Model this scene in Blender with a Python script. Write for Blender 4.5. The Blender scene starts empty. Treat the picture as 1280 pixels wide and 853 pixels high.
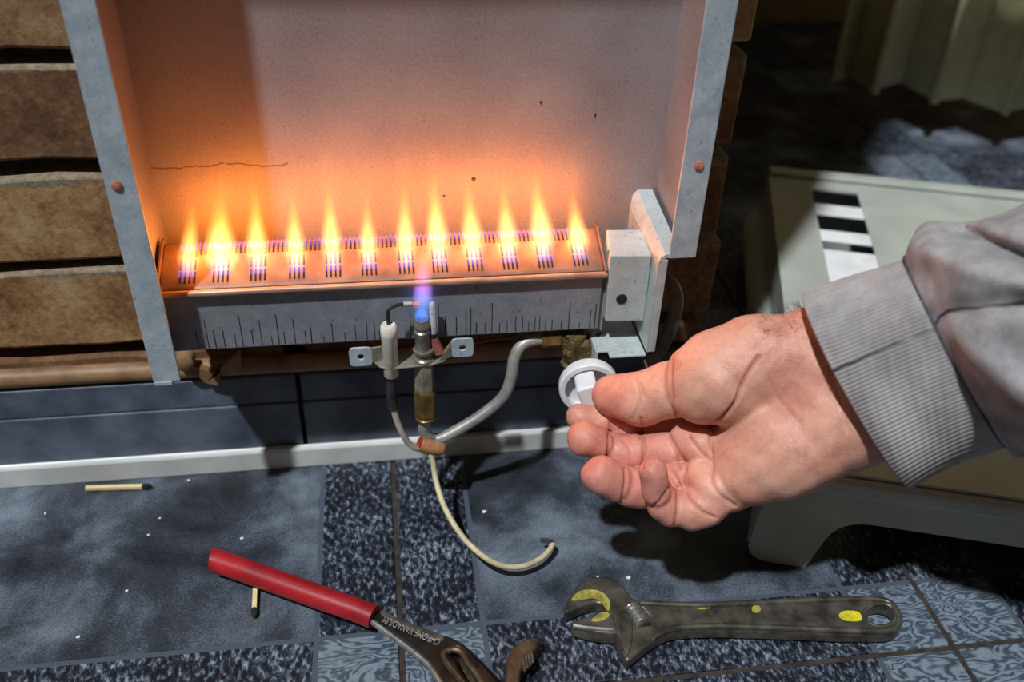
import bpy, bmesh, math, random
import numpy as np
from mathutils import Vector, Matrix

random.seed(7)
rng = np.random.default_rng(7)
sc = bpy.context.scene
col = sc.collection

# ------------------------------------------------------------------ camera
F = 1133.5                      # focal length in pixels of the 1280 x 853 frame
PIT, YAW, ROL = [math.radians(a) for a in (34.894, 9.1886, 2.095)]
EYE = Vector((0, 0, .3663))
fw = Vector((math.sin(YAW)*math.cos(PIT), math.cos(YAW)*math.cos(PIT), -math.sin(PIT)))
rt = fw.cross(Vector((0, 0, 1))).normalized()
up = rt.cross(fw)
rt, up = math.cos(ROL)*rt+math.sin(ROL)*up, -math.sin(ROL)*rt+math.cos(ROL)*up
cd = bpy.data.cameras.new('camera')
cam = bpy.data.objects.new('camera', cd)
col.objects.link(cam)
cd.sensor_width = 36
cd.lens = F/1280*36
cd.clip_start = .01
cd.dof.use_dof = True
cd.dof.focus_distance = .425
cd.dof.aperture_fstop = 6.3
M = Matrix((rt, up, -fw)).transposed().to_4x4()
M.translation = EYE
cam.matrix_world = M
sc.camera = cam

# ------------------------------------------------------------------ world, lamp, exposure
w = bpy.data.worlds.new('world')
sc.world = w
w.use_nodes = True
w.node_tree.nodes['Background'].inputs[0].default_value = (1.0, .72, .40, 1)
w.node_tree.nodes['Background'].inputs[1].default_value = .065
# hard white work light from the upper left, far enough away to throw parallel shadows
ld = bpy.data.lights.new('work_light', 'SUN')
ld.energy = 3.5
ld.color = (.95, .98, 1.0)
ld.angle = .035
lo = bpy.data.objects.new('work_light', ld)
lo.location = (-1.4, -1.3, 4)
lo.rotation_euler = Vector((.85, 1.0, -2.45)).to_track_quat('-Z', 'Y').to_euler()
col.objects.link(lo)
sc.view_settings.view_transform = 'Standard'
sc.view_settings.look = 'None'
sc.view_settings.exposure = 0
sc.view_settings.gamma = 1
sc.view_settings.use_curve_mapping = False
sc.cycles.volume_step_rate = 3.0


# ------------------------------------------------------------------ helpers
def ray(x, y):
    return fw+rt*((x-640)/F)-up*((y-426.5)/F)


def at(x, y, Y):                # point seen at a pixel, on the upright plane Y
    d = ray(x, y)
    return EYE+d*(Y/d.y)


def atz(x, y, z=0.0):           # point seen at a pixel, at height z
    d = ray(x, y)
    return EYE+d*((z-EYE.z)/d.z)


def atd(x, y, d):               # point at camera depth d
    return EYE+ray(x, y)*d


def lin(c):
    if isinstance(c, (int, float)):
        c = (c, c, c)
    out = []
    for v in c[:3]:
        v = v/255.
        out.append(v/12.92 if v <= .04045 else ((v+.055)/1.055)**2.4)
    return (*out, 1)


def tag(o, label=None, cat=None, group=None, kind=None):
    if label: o['label'] = label
    if cat: o['category'] = cat
    if group: o['group'] = group
    if kind: o['kind'] = kind
    return o


def empty(name, loc, label=None, cat=None, group=None, kind=None):
    o = bpy.data.objects.new(name, None)
    o.empty_display_size = .01
    col.objects.link(o)
    o.location = loc
    return tag(o, label, cat, group, kind)


def wloc(o):
    v = Vector((0, 0, 0))
    while o:
        v += o.location
        o = o.parent
    return v


def link(name, me, m, parent=None, loc=None):
    """link a mesh whose vertices are in world coordinates; origin moves to loc"""
    o = bpy.data.objects.new(name, me)
    col.objects.link(o)
    if m: me.materials.append(m)
    base = wloc(parent) if parent else Vector((0, 0, 0))
    if loc is None:
        loc = base if parent else Vector((0, 0, 0))
    loc = Vector(loc)
    me.transform(Matrix.Translation(-loc))
    o.parent = parent
    o.location = loc-base
    return o


class MB:
    def __init__(s):
        s.v, s.f = [], []

    def add(s, vs, fs):
        n = len(s.v)
        s.v += [tuple(v) for v in vs]
        s.f += [tuple(i+n for i in f) for f in fs]
        return s

    def box(s, a, b):
        x0, y0, z0 = a; x1, y1, z1 = b
        return s.hexa([(x0, y0, z0), (x1, y0, z0), (x1, y1, z0), (x0, y1, z0), (x0, y0, z1), (x1, y0, z1), (x1, y1, z1), (x0, y1, z1)])

    def hexa(s, vs):
        return s.add(vs, [(0, 3, 2, 1), (4, 5, 6, 7), (0, 1, 5, 4), (1, 2, 6, 5), (2, 3, 7, 6), (3, 0, 4, 7)])

    def prism(s, poly, d):
        n = len(poly)
        poly = [Vector(p) for p in poly]
        d = Vector(d)
        return s.add(poly+[p+d for p in poly], [tuple(range(n-1, -1, -1)), tuple(range(n, 2*n))]+[(i, (i+1) % n, n+(i+1) % n, n+i) for i in range(n)])

    def sheet(s, quad, t):      # quad with thickness t along its normal
        q = [Vector(p) for p in quad]
        n = (q[1]-q[0]).cross(q[2]-q[0]).normalized()*t
        return s.prism(q, n)

    def tube(s, pts, r, seg=12, caps=True):
        pts = [Vector(p) for p in pts]
        n = len(pts)
        rs = r if isinstance(r, (list, tuple)) else [r]*n
        t0 = (pts[1]-pts[0]).normalized()
        a = t0.orthogonal().normalized()
        vs, fs = [], []
        for i, p in enumerate(pts):
            t = (pts[min(i+1, n-1)]-pts[max(i-1, 0)]).normalized()
            a = (a-t*a.dot(t)).normalized()
            b = t.cross(a)
            for k in range(seg):
                an = 2*math.pi*k/seg
                vs.append(p+(a*math.cos(an)+b*math.sin(an))*rs[i])
        for i in range(n-1):
            for k in range(seg):
                k2 = (k+1) % seg
                fs.append((i*seg+k, i*seg+k2, (i+1)*seg+k2, (i+1)*seg+k))
        if caps:
            fs.append(tuple(range(seg-1, -1, -1)))
            fs.append(tuple(range((n-1)*seg, n*seg)))
        return s.add(vs, fs)

    def lathe(s, prof, o, ax, seg=28, closed=False):
        """prof: list of (distance along axis, radius)"""
        o = Vector(o); ax = Vector(ax).normalized()
        a = ax.orthogonal().normalized(); b = ax.cross(a)
        vs, fs = [], []
        n = len(prof)
        for h, r in prof:
            for k in range(seg):
                an = 2*math.pi*(k+.5)/seg
                vs.append(o+ax*h+(a*math.cos(an)+b*math.sin(an))*max(r, 1e-6))
        for i in range(n if closed else n-1):
            j = (i+1) % n
            for k in range(seg):
                k2 = (k+1) % seg
                fs.append((i*seg+k, i*seg+k2, j*seg+k2, j*seg+k))
        if not closed:
            fs.append(tuple(range(seg-1, -1, -1)))
            fs.append(tuple(range((n-1)*seg, n*seg)))
        return s.add(vs, fs)

    def mesh(s, name, smooth=False):
        me = bpy.data.meshes.new(name)
        me.from_pydata(s.v, [], s.f)
        bm = bmesh.new(); bm.from_mesh(me)
        bmesh.ops.recalc_face_normals(bm, faces=bm.faces)
        bm.to_mesh(me); bm.free()
        if smooth:
            me.polygons.foreach_set('use_smooth', [True]*len(me.polygons))
            try: me.set_sharp_from_angle(angle=math.radians(42))
            except Exception: pass
        return me

    def build(s, name, m, parent=None, loc=None, smooth=False, bevel=0, seg=2):
        o = link(name, s.mesh(name, smooth), m, parent, loc)
        if bevel:
            b = o.modifiers.new('bevel', 'BEVEL')
            b.width = bevel; b.segments = seg; b.limit_method = 'ANGLE'; b.angle_limit = math.radians(40)
        return o


def spline(pts, n=8):           # Catmull-Rom through points
    P = [Vector(p) for p in pts]
    P = [P[0]*2-P[1]]+P+[P[-1]*2-P[-2]]
    out = []
    for i in range(1, len(P)-2):
        p0, p1, p2, p3 = P[i-1:i+3]
        for k in range(n):
            t = k/n
            out.append(.5*((2*p1)+(p2-p0)*t+(2*p0-5*p1+4*p2-p3)*t*t+(3*p1-p0-3*p2+p3)*t**3))
    out.append(P[-2])
    return out


def plate(name, loops, z0, z1, m, parent=None, bevel=.0005, loc=None):
    """flat piece lying on the floor: outline loops (first outer, then holes) in world XY, from height z0 to z1"""
    cu = bpy.data.curves.new(name, 'CURVE')
    cu.dimensions = '2D'; cu.fill_mode = 'BOTH'
    cu.extrude = max((z1-z0)/2-bevel, 1e-5)
    cu.bevel_depth = bevel; cu.bevel_resolution = 2
    cu.offset = -bevel
    for L in loops:
        sp = cu.splines.new('POLY')
        sp.points.add(len(L)-1)
        for q, p in zip(sp.points, L): q.co = (p[0], p[1], 0, 1)
        sp.use_cyclic_u = True
    o = bpy.data.objects.new('tmp', cu); col.objects.link(o)
    bpy.context.view_layer.update()
    me = bpy.data.meshes.new_from_object(o.evaluated_get(bpy.context.evaluated_depsgraph_get()))
    bpy.data.objects.remove(o); bpy.data.curves.remove(cu)
    me.transform(Matrix.Translation((0, 0, (z0+z1)/2)))
    me.polygons.foreach_set('use_smooth', [True]*len(me.polygons))
    try: me.set_sharp_from_angle(angle=math.radians(50))
    except Exception: pass
    me.materials.clear()
    return link(name, me, m, parent, loc)


def smooth2(L, n=4):            # closed Catmull-Rom in 2D
    out = []
    k = len(L)
    for i in range(k):
        p0, p1, p2, p3 = [Vector((*L[(i+j-1) % k][:2], 0)) for j in range(4)]
        for a in range(n):
            t = a/n
            out.append(.5*((2*p1)+(p2-p0)*t+(2*p0-5*p1+4*p2-p3)*t*t+(3*p1-p0-3*p2+p3)*t**3))
    return out


# ------------------------------------------------------------------ materials
class NT:
    def __init__(s, name):
        s.m = bpy.data.materials.new(name)
        s.m.use_nodes = True
        s.t = s.m.node_tree
        s.b = s.t.nodes.get('Principled BSDF')
        s.out = s.t.nodes.get('Material Output')

    def n(s, kind, **kw):
        nd = s.t.nodes.new('ShaderNode'+kind)
        for k, v in kw.items(): setattr(nd, k, v)
        return nd

    def set(s, inp, v):
        if isinstance(v, bpy.types.NodeSocket): s.t.links.new(v, inp)
        elif v is not None: inp.default_value = v

    def math(s, op, a, b=None, c=None, clamp=False):
        nd = s.n('Math', operation=op, use_clamp=clamp)
        s.set(nd.inputs[0], a); s.set(nd.inputs[1], b)
        if c is not None: s.set(nd.inputs[2], c)
        return nd.outputs[0]

    def mix(s, f, a, b, mode='MIX'):
        nd = s.n('Mix', data_type='RGBA', blend_type=mode)
        s.set(nd.inputs[0], f); s.set(nd.inputs[6], a); s.set(nd.inputs[7], b)
        return nd.outputs[2]

    def coord(s, which='Object'):
        return s.n('TexCoord').outputs[which]

    def noise(s, vec, scale, detail=5, rough=.55, dist=0):
        nd = s.n('TexNoise')
        s.set(nd.inputs['Vector'], vec)
        nd.inputs['Scale'].default_value = scale
        nd.inputs['Detail'].default_value = detail
        nd.inputs['Roughness'].default_value = rough
        nd.inputs['Distortion'].default_value = dist
        return nd.outputs[0]

    def ramp(s, f, stops, interp='LINEAR'):
        nd = s.n('ValToRGB')
        cr = nd.color_ramp; cr.interpolation = interp
        while len(cr.elements) > 1: cr.elements.remove(cr.elements[-1])
        for i, (p, c) in enumerate(stops):
            e = cr.elements[0] if i == 0 else cr.elements.new(p)
            e.position = p
            e.color = c if len(c) == 4 else (*c, 1)
        s.set(nd.inputs[0], f)
        return nd.outputs[0]

    def mapping(s, vec, scale=(1, 1, 1), rot=(0, 0, 0), loc=(0, 0, 0)):
        nd = s.n('Mapping')
        s.set(nd.inputs[0], vec)
        nd.inputs[1].default_value = loc
        nd.inputs[2].default_value = rot
        nd.inputs[3].default_value = scale
        return nd.outputs[0]

    def vadd(s, a, b):
        nd = s.n('VectorMath', operation='ADD')
        s.set(nd.inputs[0], a); s.set(nd.inputs[1], b)
        return nd.outputs[0]

    def sep(s, v):
        nd = s.n('SeparateXYZ'); s.set(nd.inputs[0], v)
        return nd.outputs

    def bump(s, h, strength=.3, dist=.001):
        nd = s.n('Bump')
        nd.inputs['Strength'].default_value = strength
        nd.inputs['Distance'].default_value = dist
        s.set(nd.inputs['Height'], h)
        s.set(s.b.inputs['Normal'], nd.outputs[0])

    def fin(s, color=None, rough=None, metal=None, spec=None):
        s.set(s.b.inputs['Base Color'], color)
        s.set(s.b.inputs['Roughness'], rough)
        s.set(s.b.inputs['Metallic'], metal)
        if spec is not None: s.b.inputs['Specular IOR Level'].default_value = spec
        return s.m


def pm(name, c1, c2, scale=60, rough=.5, metal=0, bump=.2, bscale=None, bdist=.0006, spec=None, lo_=.35, hi=.68, stretch=(1, 1, 1)):
    """two-tone noise material"""
    t = NT(name)
    v = t.mapping(t.coord(), stretch)
    f = t.noise(v, scale)
    c = t.ramp(f, [(lo_, lin(c1)), (hi, lin(c2))])
    if bump:
        t.bump(t.noise(v, bscale or scale*4, 4), bump, bdist)
    return t.fin(c, rough, metal, spec)


def make_tile_mat():
    t = NT('patterned_floor_tile')
    o = t.coord()
    x, y, z = t.sep(o)[:3]
    ax, ay = t.math('ABSOLUTE', x), t.math('ABSOLUTE', y)
    b = .0925
    inx = t.math('GREATER_THAN', ax, b)
    iny = t.math('GREATER_THAN', ay, b)
    rnd = t.n('ObjectInfo').outputs['Random']
    cmb = t.n('CombineXYZ')
    t.set(cmb.inputs[0], t.math('MULTIPLY', rnd, 37.)); t.set(cmb.inputs[1], t.math('MULTIPLY', rnd, 11.))
    v = t.vadd(o, cmb.outputs[0])
    # cloudy centre
    big = t.noise(v, 17, 7, .62, .3)
    fine = t.noise(v, 900, 3, .7)
    fb = t.math('ADD', t.math('MULTIPLY', big, 1.0), t.math('MULTIPLY_ADD', fine, .42, -.21))
    cloud = t.ramp(fb, [(.32, lin((25, 27, 33))), (.46, lin((54, 60, 70))), (.57, lin((88, 98, 111))), (.74, lin((130, 142, 155)))])
    # flecked border
    gv = t.mapping(v, (1, .55, 1), (0, 0, .6))
    g1 = t.noise(gv, 430, 4, .62, .25)
    g2 = t.noise(v, 40, 3, .5)
    gb = t.math('ADD', g1, t.math('MULTIPLY_ADD', g2, .25, -.125))
    gran = t.ramp(gb, [(.38, lin((17, 19, 27))), (.50, lin((36, 41, 52))), (.58, lin((82, 92, 107))), (.70, lin((142, 154, 168)))])
    # swirled corner
    sv = t.noise(t.mapping(v, (1, 2.1, 1), (0, 0, .5)), 34, 3, .55, .5)
    wf = t.math('SINE', t.math('MULTIPLY', sv, 74.))
    wf = t.math('MULTIPLY_ADD', wf, .5, .5)
    wf = t.math('ADD', wf, t.math('MULTIPLY_ADD', fine, .8, -.4))
    wf = t.math('ADD', wf, t.math('MULTIPLY_ADD', big, .8, -.4))
    swirl = t.ramp(wf, [(.0, lin((58, 69, 83))), (.4, lin((90, 102, 115))), (1, lin((122, 134, 147)))])
    c = t.mix(t.math('MAXIMUM', inx, iny), cloud, gran)
    c = t.mix(t.math('MULTIPLY', inx, iny), c, swirl)
    # printed dividing lines
    lx = t.math('LESS_THAN', t.math('ABSOLUTE', t.math('SUBTRACT', ax, b)), .0013)
    ly = t.math('LESS_THAN', t.math('ABSOLUTE', t.math('SUBTRACT', ay, b)), .0013)
    c = t.mix(t.math('MAXIMUM', lx, ly), c, lin((74, 83, 97)))
    t.bump(fine, .08, .0005)
    return t.fin(c, .42, 0, .4)


def make_back_plate_mat():
    t = NT('heat_stained_steel')
    o = t.coord()
    n1 = t.noise(o, 18, 4, .5)
    n2 = t.noise(o, 700, 4, .7)
    f = t.math('ADD', t.math('MULTIPLY_ADD', n1, .35, .325), t.math('MULTIPLY_ADD', n2, .40, -.20))
    c = t.ramp(f, [(.32, lin((112, 110, 114))), (.5, lin((146, 144, 149))), (.7, lin((172, 170, 174)))])
    # dark pin-prick scratches
    vo = t.n('TexVoronoi'); vo.inputs['Scale'].default_value = 150
    t.set(vo.inputs['Vector'], t.mapping(o, (1, 1, 2.2)))
    sp = t.math('LESS_THAN', vo.outputs['Distance'], .07)
    sp = t.math('MULTIPLY', sp, t.math('GREATER_THAN', t.noise(o, 55, 2), .53))
    c = t.mix(t.math('MULTIPLY', sp, .65), c, lin((60, 50, 46)))
    # wavy crease line across the left half
    x, y, z = t.sep(o)[:3]
    wob = t.math('MULTIPLY_ADD', t.noise(t.mapping(o, (1, 1, .01)), 45, 4), .010, -.005)
    d = t.math('ABSOLUTE', t.math('SUBTRACT', z, wob))
    ln = t.math('LESS_THAN', d, .0004)
    ln = t.math('MULTIPLY', ln, t.math('LESS_THAN', x, .062))
    ln = t.math('MULTIPLY', ln, t.math('GREATER_THAN', x, -.013))
    ln = t.math('MULTIPLY', ln, t.math('GREATER_THAN', t.noise(o, 160, 2), .38))
    c = t.mix(t.math('MULTIPLY', ln, .65), c, lin((70, 52, 46)))
    t.bump(n2, .25, .0004)
    return t.fin(c, .55, .25, .4)


def galv(name, c1, c2, metal=.18, rough=.45):
    t = NT(name)
    o = t.coord()
    vo = t.n('TexVoronoi'); vo.inputs['Scale'].default_value = 190
    t.set(vo.inputs['Vector'], t.vadd(o, t.noise(o, 120, 3)))
    n = t.noise(o, 90, 6, .65)
    f = t.math('ADD', t.math('MULTIPLY', t.sep(vo.outputs['Color'])[0], .35), t.math('MULTIPLY', n, .7))
    c = t.ramp(f, [(.28, lin(c1)), (.75, lin(c2))])
    s = t.math('GREATER_THAN', t.noise(t.mapping(o, (1, 1, .5)), 420, 3, .7), .66)
    c = t.mix(t.math('MULTIPLY', s, .55), c, lin((52, 54, 58)))
    t.bump(n, .12, .0005)
    return t.fin(c, rough, metal)


def make_brick_mat():
    t = NT('old_brick')
    o = t.coord()
    rnd = t.n('ObjectInfo').outputs['Random']
    cmb = t.n('CombineXYZ'); t.set(cmb.inputs[0], t.math('MULTIPLY', rnd, 9.))
    v = t.vadd(o, cmb.outputs[0])
    n1 = t.noise(v, 22, 8, .68)
    n2 = t.noise(v, 260, 5, .7)
    f = t.math('ADD', n1, t.math('MULTIPLY_ADD', n2, .5, -.25))
    a = t.ramp(f, [(.3, lin((96, 68, 46))), (.46, lin((140, 104, 70))), (.58, lin((166, 134, 94))), (.78, lin((190, 164, 128)))])
    b = t.ramp(f, [(.3, lin((72, 50, 38))), (.5, lin((112, 82, 60))), (.7, lin((150, 120, 90)))])
    c = t.mix(rnd, a, b)
    # paler grey band along the upper edge of each brick
    z = t.sep(o)[2]
    mo = t.math('GREATER_THAN', t.math('ADD', z, t.math('MULTIPLY_ADD', n1, .016, -.008)), .0192)
    c = t.mix(mo, c, t.ramp(n2, [(.3, lin((104, 90, 74))), (.7, lin((156, 142, 122)))]))
    t.bump(f, .55, .0016)
    return t.fin(c, .9, 0, .2)


def make_skin_mat():
    t = NT('skin')
    o = t.coord()
    n1 = t.noise(o, 38, 5, .6)
    n2 = t.noise(o, 380, 4, .65)
    f = t.math('ADD', n1, t.math('MULTIPLY_ADD', n2, .4, -.2))
    c = t.ramp(f, [(.30, lin((194, 131, 114))), (.47, lin((211, 155, 135))), (.60, lin((219, 168, 147))), (.78, lin((228, 181, 160)))])
    at_ = t.n('Attribute'); at_.attribute_name = 'flush'
    c = t.mix(t.math('MULTIPLY', at_.outputs['Fac'], .75), c, t.ramp(f, [(.3, lin((182, 108, 98))), (.55, lin((204, 132, 120))), (.8, lin((216, 152, 138)))]))
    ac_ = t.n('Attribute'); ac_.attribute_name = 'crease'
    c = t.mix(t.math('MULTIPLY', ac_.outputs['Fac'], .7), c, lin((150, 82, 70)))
    vo = t.n('TexVoronoi', feature='DISTANCE_TO_EDGE'); vo.inputs['Scale'].default_value = 620
    t.set(vo.inputs['Vector'], t.mapping(o, (1, 1.6, 1), (0, 0, .5)))
    h = t.math('ADD', t.math('MULTIPLY', t.math('MINIMUM', vo.outputs['Distance'], .2), 1.6), t.math('MULTIPLY', n2, .8))
    t.bump(h, .35, .0006)
    t.b.inputs['Subsurface Weight'].default_value = .22
    t.b.inputs['Subsurface Radius'].default_value = (1, .35, .2)
    t.b.inputs['Subsurface Scale'].default_value = .004
    return t.fin(c, .46, 0, .45)


def make_knit_mat(name, c1, c2):
    t = NT(name)
    o = t.coord()
    n1 = t.noise(o, 70, 5, .6)
    n2 = t.noise(t.mapping(o, (1, 1, 2.5)), 1300, 3, .7)
    f = t.math('ADD', n1, t.math('MULTIPLY_ADD', n2, .7, -.35))
    c = t.ramp(f, [(.3, lin(c1)), (.7, lin(c2))])
    t.bump(n2, .5, .0004)
    t.b.inputs['Sheen Weight'].default_value = .15
    return t.fin(c, .95, 0, .1)


def flame_mat(name, stops, strength, lean=0.0, power=1.2, hollow=0.0, sharp=.75):
    """emitting gas: a unit-height tongue in object space (z 0..1, radius 1)"""
    t = NT(name)
    t.t.nodes.remove(t.b)
    o = t.coord()
    nz = t.n('TexNoise'); nz.inputs['Scale'].default_value = 1.6; nz.inputs['Detail'].default_value = 2
    t.set(nz.inputs['Vector'], t.mapping(t.vadd(o, t.n('ObjectInfo').outputs['Location']), (1, 1, 1.2)))
    x, y, z = t.sep(o)[:3]
    wob = t.math('MULTIPLY', t.math('MULTIPLY_ADD', nz.outputs[0], .6, -.3), z)
    xx = t.math('ADD', t.math('ADD', x, wob), t.math('MULTIPLY', z, lean))
    r = t.math('SQRT', t.math('ADD', t.math('POWER', xx, 2.), t.math('POWER', y, 2.)))
    rise = t.math('MULTIPLY_ADD', z, 2.6, .42, clamp=True)
    R = t.math('MULTIPLY', t.math('POWER', t.math('MAXIMUM', t.math('SUBTRACT', 1., z), .0001), sharp), rise)
    q = t.math('SUBTRACT', 1., t.math('DIVIDE', r, t.math('MAXIMUM', R, .0005)))
    q = t.math('MAXIMUM', q, 0.)
    if hollow:
        q = t.math('MULTIPLY', q, t.math('MAXIMUM', t.math('SUBTRACT', 1.+hollow, t.math('MULTIPLY', q, 1.6)), .12))
    q = t.math('POWER', q, power)
    c = t.ramp(z, stops)
    a = t.n('ValToRGB')
    e = t.n('Emission')
    t.set(e.inputs[0], c)
    fade = t.ramp(z, [(0, (.10, .10, .10)), (.12, (.5, .5, .5)), (.32, (1, 1, 1)), (.5, (.9, .9, .9)), (.75, (.42, .42, .42)), (1, (.05, .05, .05))])
    t.set(e.inputs[1], t.math('MULTIPLY', t.math('MULTIPLY', q, strength), fade))
    t.t.links.new(e.outputs[0], t.out.inputs['Volume'])
    t.t.nodes.remove(a)
    return t.m


def glow_mat(name, color, strength):
    t = NT(name)
    t.t.nodes.remove(t.b)
    e = t.n('Emission')
    e.inputs[0].default_value = (*color, 1)
    e.inputs[1].default_value = strength
    t.t.links.new(e.outputs[0], t.out.inputs['Volume'])
    return t.m


MT = {}
MT['tile'] = make_tile_mat()
MT['grout'] = pm('dark_grout', (38, 33, 30), (66, 58, 52), 200, .95)
MT['brick'] = make_brick_mat()
MT['mortar'] = pm('dark_mortar', (58, 48, 38), (104, 90, 74), 120, .95, bump=.5)
MT['skirt'] = pm('blue_grey_skirting_tile', (62, 70, 86), (100, 112, 130), 40, .38, bump=.05, bscale=900)
MT['white_trim'] = pm('white_plastic_trim', (186, 190, 190), (214, 216, 214), 25, .4, bump=.03)
MT['pipe_tan'] = pm('tan_painted_pipe', (112, 84, 58), (156, 122, 90), 60, .55)
MT['plate'] = make_back_plate_mat()
MT['galv'] = galv('galvanized_steel', (140, 156, 168), (200, 213, 222))
MT['galv_pale'] = galv('pale_zinc_steel', (156, 168, 170), (200, 210, 210), .15, .5)
MT['galv_dark'] = galv('grey_burner_steel', (112, 118, 126), (150, 156, 164), .2, .5)
MT['burner'] = pm('flame_lit_burner_steel', (104, 82, 70), (142, 116, 100), 70, .5, .3, .15)  # brown tone carries the flames' orange light on grey steel
MT['lip'] = pm('copper_toned_lip', (150, 112, 94), (190, 154, 132), 60, .42, .35, .1)
MT['slot'] = pm('dark_slot', (10, 9, 10), (20, 18, 18), 60, .9)
MT['black'] = pm('black_steel', (20, 20, 22), (40, 40, 42), 60, .5)
MT['rivet'] = pm('copper_rivet', (196, 112, 92), (238, 176, 154), 300, .3, .4)
MT['ceramic'] = pm('white_ceramic', (204, 196, 186), (232, 228, 220), 120, .35, bump=.05)
MT['zinc'] = pm('zinc_plated_bracket', (130, 126, 110), (176, 174, 160), 150, .42, .45, .1)
MT['nickel'] = pm('nickel_fitting', (120, 120, 112), (170, 168, 156), 150, .35, .6, .1)
MT['brass'] = pm('tarnished_brass', (110, 88, 46), (168, 142, 84), 160, .35, .7, .15)
MT['grimy_brass'] = pm('greasy_brass', (70, 60, 36), (150, 128, 82), 180, .35, .5, .8, bdist=.002)
MT['alu'] = pm('dull_aluminium_tube', (132, 132, 128), (178, 178, 172), 90, .45, .35, .2)
MT['white_plastic'] = pm('white_knob_plastic', (216, 218, 222), (236, 238, 240), 60, .35, bump=.02)
MT['wire'] = pm('cream_wire_insulation', (176, 166, 130), (214, 206, 170), 120, .5)
MT['wire_grey'] = pm('grey_wire_insulation', (140, 138, 128), (180, 176, 164), 120, .5)
MT['sleeve_black'] = pm('black_heatshrink', (24, 28, 30), (52, 56, 58), 120, .4)
MT['connector'] = pm('brown_wire_connector', (140, 92, 58), (186, 140, 100), 120, .5)
MT['red_end'] = pm('red_wire_end', (150, 40, 24), (190, 70, 46), 120, .5)
MT['red_glass'] = pm('dusky_red_sleeve', (118, 64, 60), (160, 98, 92), 200, .6)
MT['hose'] = pm('grey_rubber_hose', (82, 76, 68), (118, 110, 100), 90, .45)
MT['match'] = pm('pale_match_wood', (210, 190, 132), (236, 220, 168), 160, .7, stretch=(.2, 1, 1))
MT['char'] = pm('charred_match_head', (16, 14, 14), (44, 38, 36), 300, .95, bump=.6)
MT['red_grip'] = pm('red_dipped_grip', (138, 20, 30), (176, 36, 46), 50, .38, bump=.12, bscale=200)
MT['tool'] = pm('worn_dark_tool_steel', (70, 67, 61), (118, 113, 104), 120, .36, .55, .2)
MT['tool_bright'] = pm('bright_worn_steel', (150, 150, 148), (200, 200, 196), 160, .3, .8, .1)
MT['tool_dark'] = pm('oily_black_steel', (28, 27, 25), (58, 55, 49), 120, .38, .6, .25)
MT['tool_brown'] = pm('rust_brown_steel', (64, 56, 44), (112, 98, 76), 140, .42, .6, .3)
MT['yellow'] = pm('yellow_paint', (160, 150, 40), (230, 216, 40), 220, .55, lo_=.3, hi=.6)
MT['yellow_old'] = pm('faded_yellow_paint', (120, 114, 50), (186, 176, 84), 240, .55)
MT['skin'] = make_skin_mat()
MT['nail'] = pm('fingernail', (206, 150, 134), (222, 172, 156), 80, .3)
MT['hair'] = pm('dark_arm_hair', (34, 24, 18), (56, 40, 30), 80, .5)
MT['cuff'] = make_knit_mat('grey_rib_knit', (142, 141, 143), (177, 176, 178))
MT['sleeve'] = make_knit_mat('grey_sweatshirt_fleece', (122, 121, 124), (178, 177, 180))
MT['thread'] = pm('dark_seam_thread', (50, 50, 58), (84, 84, 92), 300, .9)
MT['enamel'] = pm('white_enamel', (160, 166, 160), (176, 181, 174), 30, .35, bump=.03)
MT['enamel_in'] = pm('bare_inner_enamel', (150, 146, 130), (176, 170, 150), 30, .5, bump=.03)
MT['curtain'] = make_knit_mat('cream_curtain_cloth', (208, 198, 152), (230, 220, 176))
MT['plaster'] = pm('brown_painted_wall', (112, 84, 54), (134, 104, 68), 30, .9)
MT['far_skirt'] = pm('beige_far_skirting', (150, 136, 108), (172, 158, 128), 30, .6)
MT['crumb'] = pm('white_crumb', (214, 210, 202), (240, 238, 232), 300, .8)

# ------------------------------------------------------------------ setting: floor
PITCH, JX, JY, GAP = .265, -.0035, .2416, .0028
floor = MB().box((-1.1, -1.1, -.02), (1.9, 1.5, -.0012)).build('floor', MT['grout'])
tag(floor, 'dark blue patterned ceramic tile floor with brown grout joints', 'floor', kind='structure')
tm = MB()
h = PITCH/2-GAP/2
tm.box((-h, -h, -.008), (h, h, 0))
tile_me = tm.mesh('tile')
tile_me.materials.append(MT['tile'])
for i in range(-3, 7):
    for j in range(-4, 5):
        o = bpy.data.objects.new('tile', tile_me)
        col.objects.link(o)
        o.parent = floor
        o.location = (JX+PITCH*(i+.5), JY+PITCH*(j+.5), random.uniform(-.0002, .0001))
        b = o.modifiers.new('bevel', 'BEVEL'); b.width = .0009; b.segments = 2

# ------------------------------------------------------------------ setting: brick wall
WY, WX1, WTOP, WX0 = .4138, .178, 2.4, -.95
SK = .0632
wall = MB().box((WX0, WY+.015, 0), (WX1-.004, WY+.13, WTOP)).build('wall_back', MT['mortar'])
tag(wall, 'old brown brick wall with deep raked joints behind the heater', 'wall', kind='structure')


def brick_mesh(L, Hh, D, seed):
    rr = random.Random(seed)
    bm = bmesh.new()
    bmesh.ops.create_cube(bm, size=1)
    bmesh.ops.scale(bm, vec=(L, D, Hh), verts=bm.verts)
    bmesh.ops.subdivide_edges(bm, edges=[e for e in bm.edges if abs(e.verts[0].co.x-e.verts[1].co.x) > L*.5], cuts=9)
    for v in bm.verts:
        v.co += Vector((rr.uniform(-.0006, .0006), rr.uniform(-.0007, .0007), rr.uniform(-.0009, .0009)))
    me = bpy.data.meshes.new('brick')
    bm.to_mesh(me); bm.free()
    me.materials.append(MT['brick'])
    me.polygons.foreach_set('use_smooth', [True]*len(me.polygons))
    try: me.set_sharp_from_angle(angle=math.radians(35))
    except Exception: pass
    return me


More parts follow.
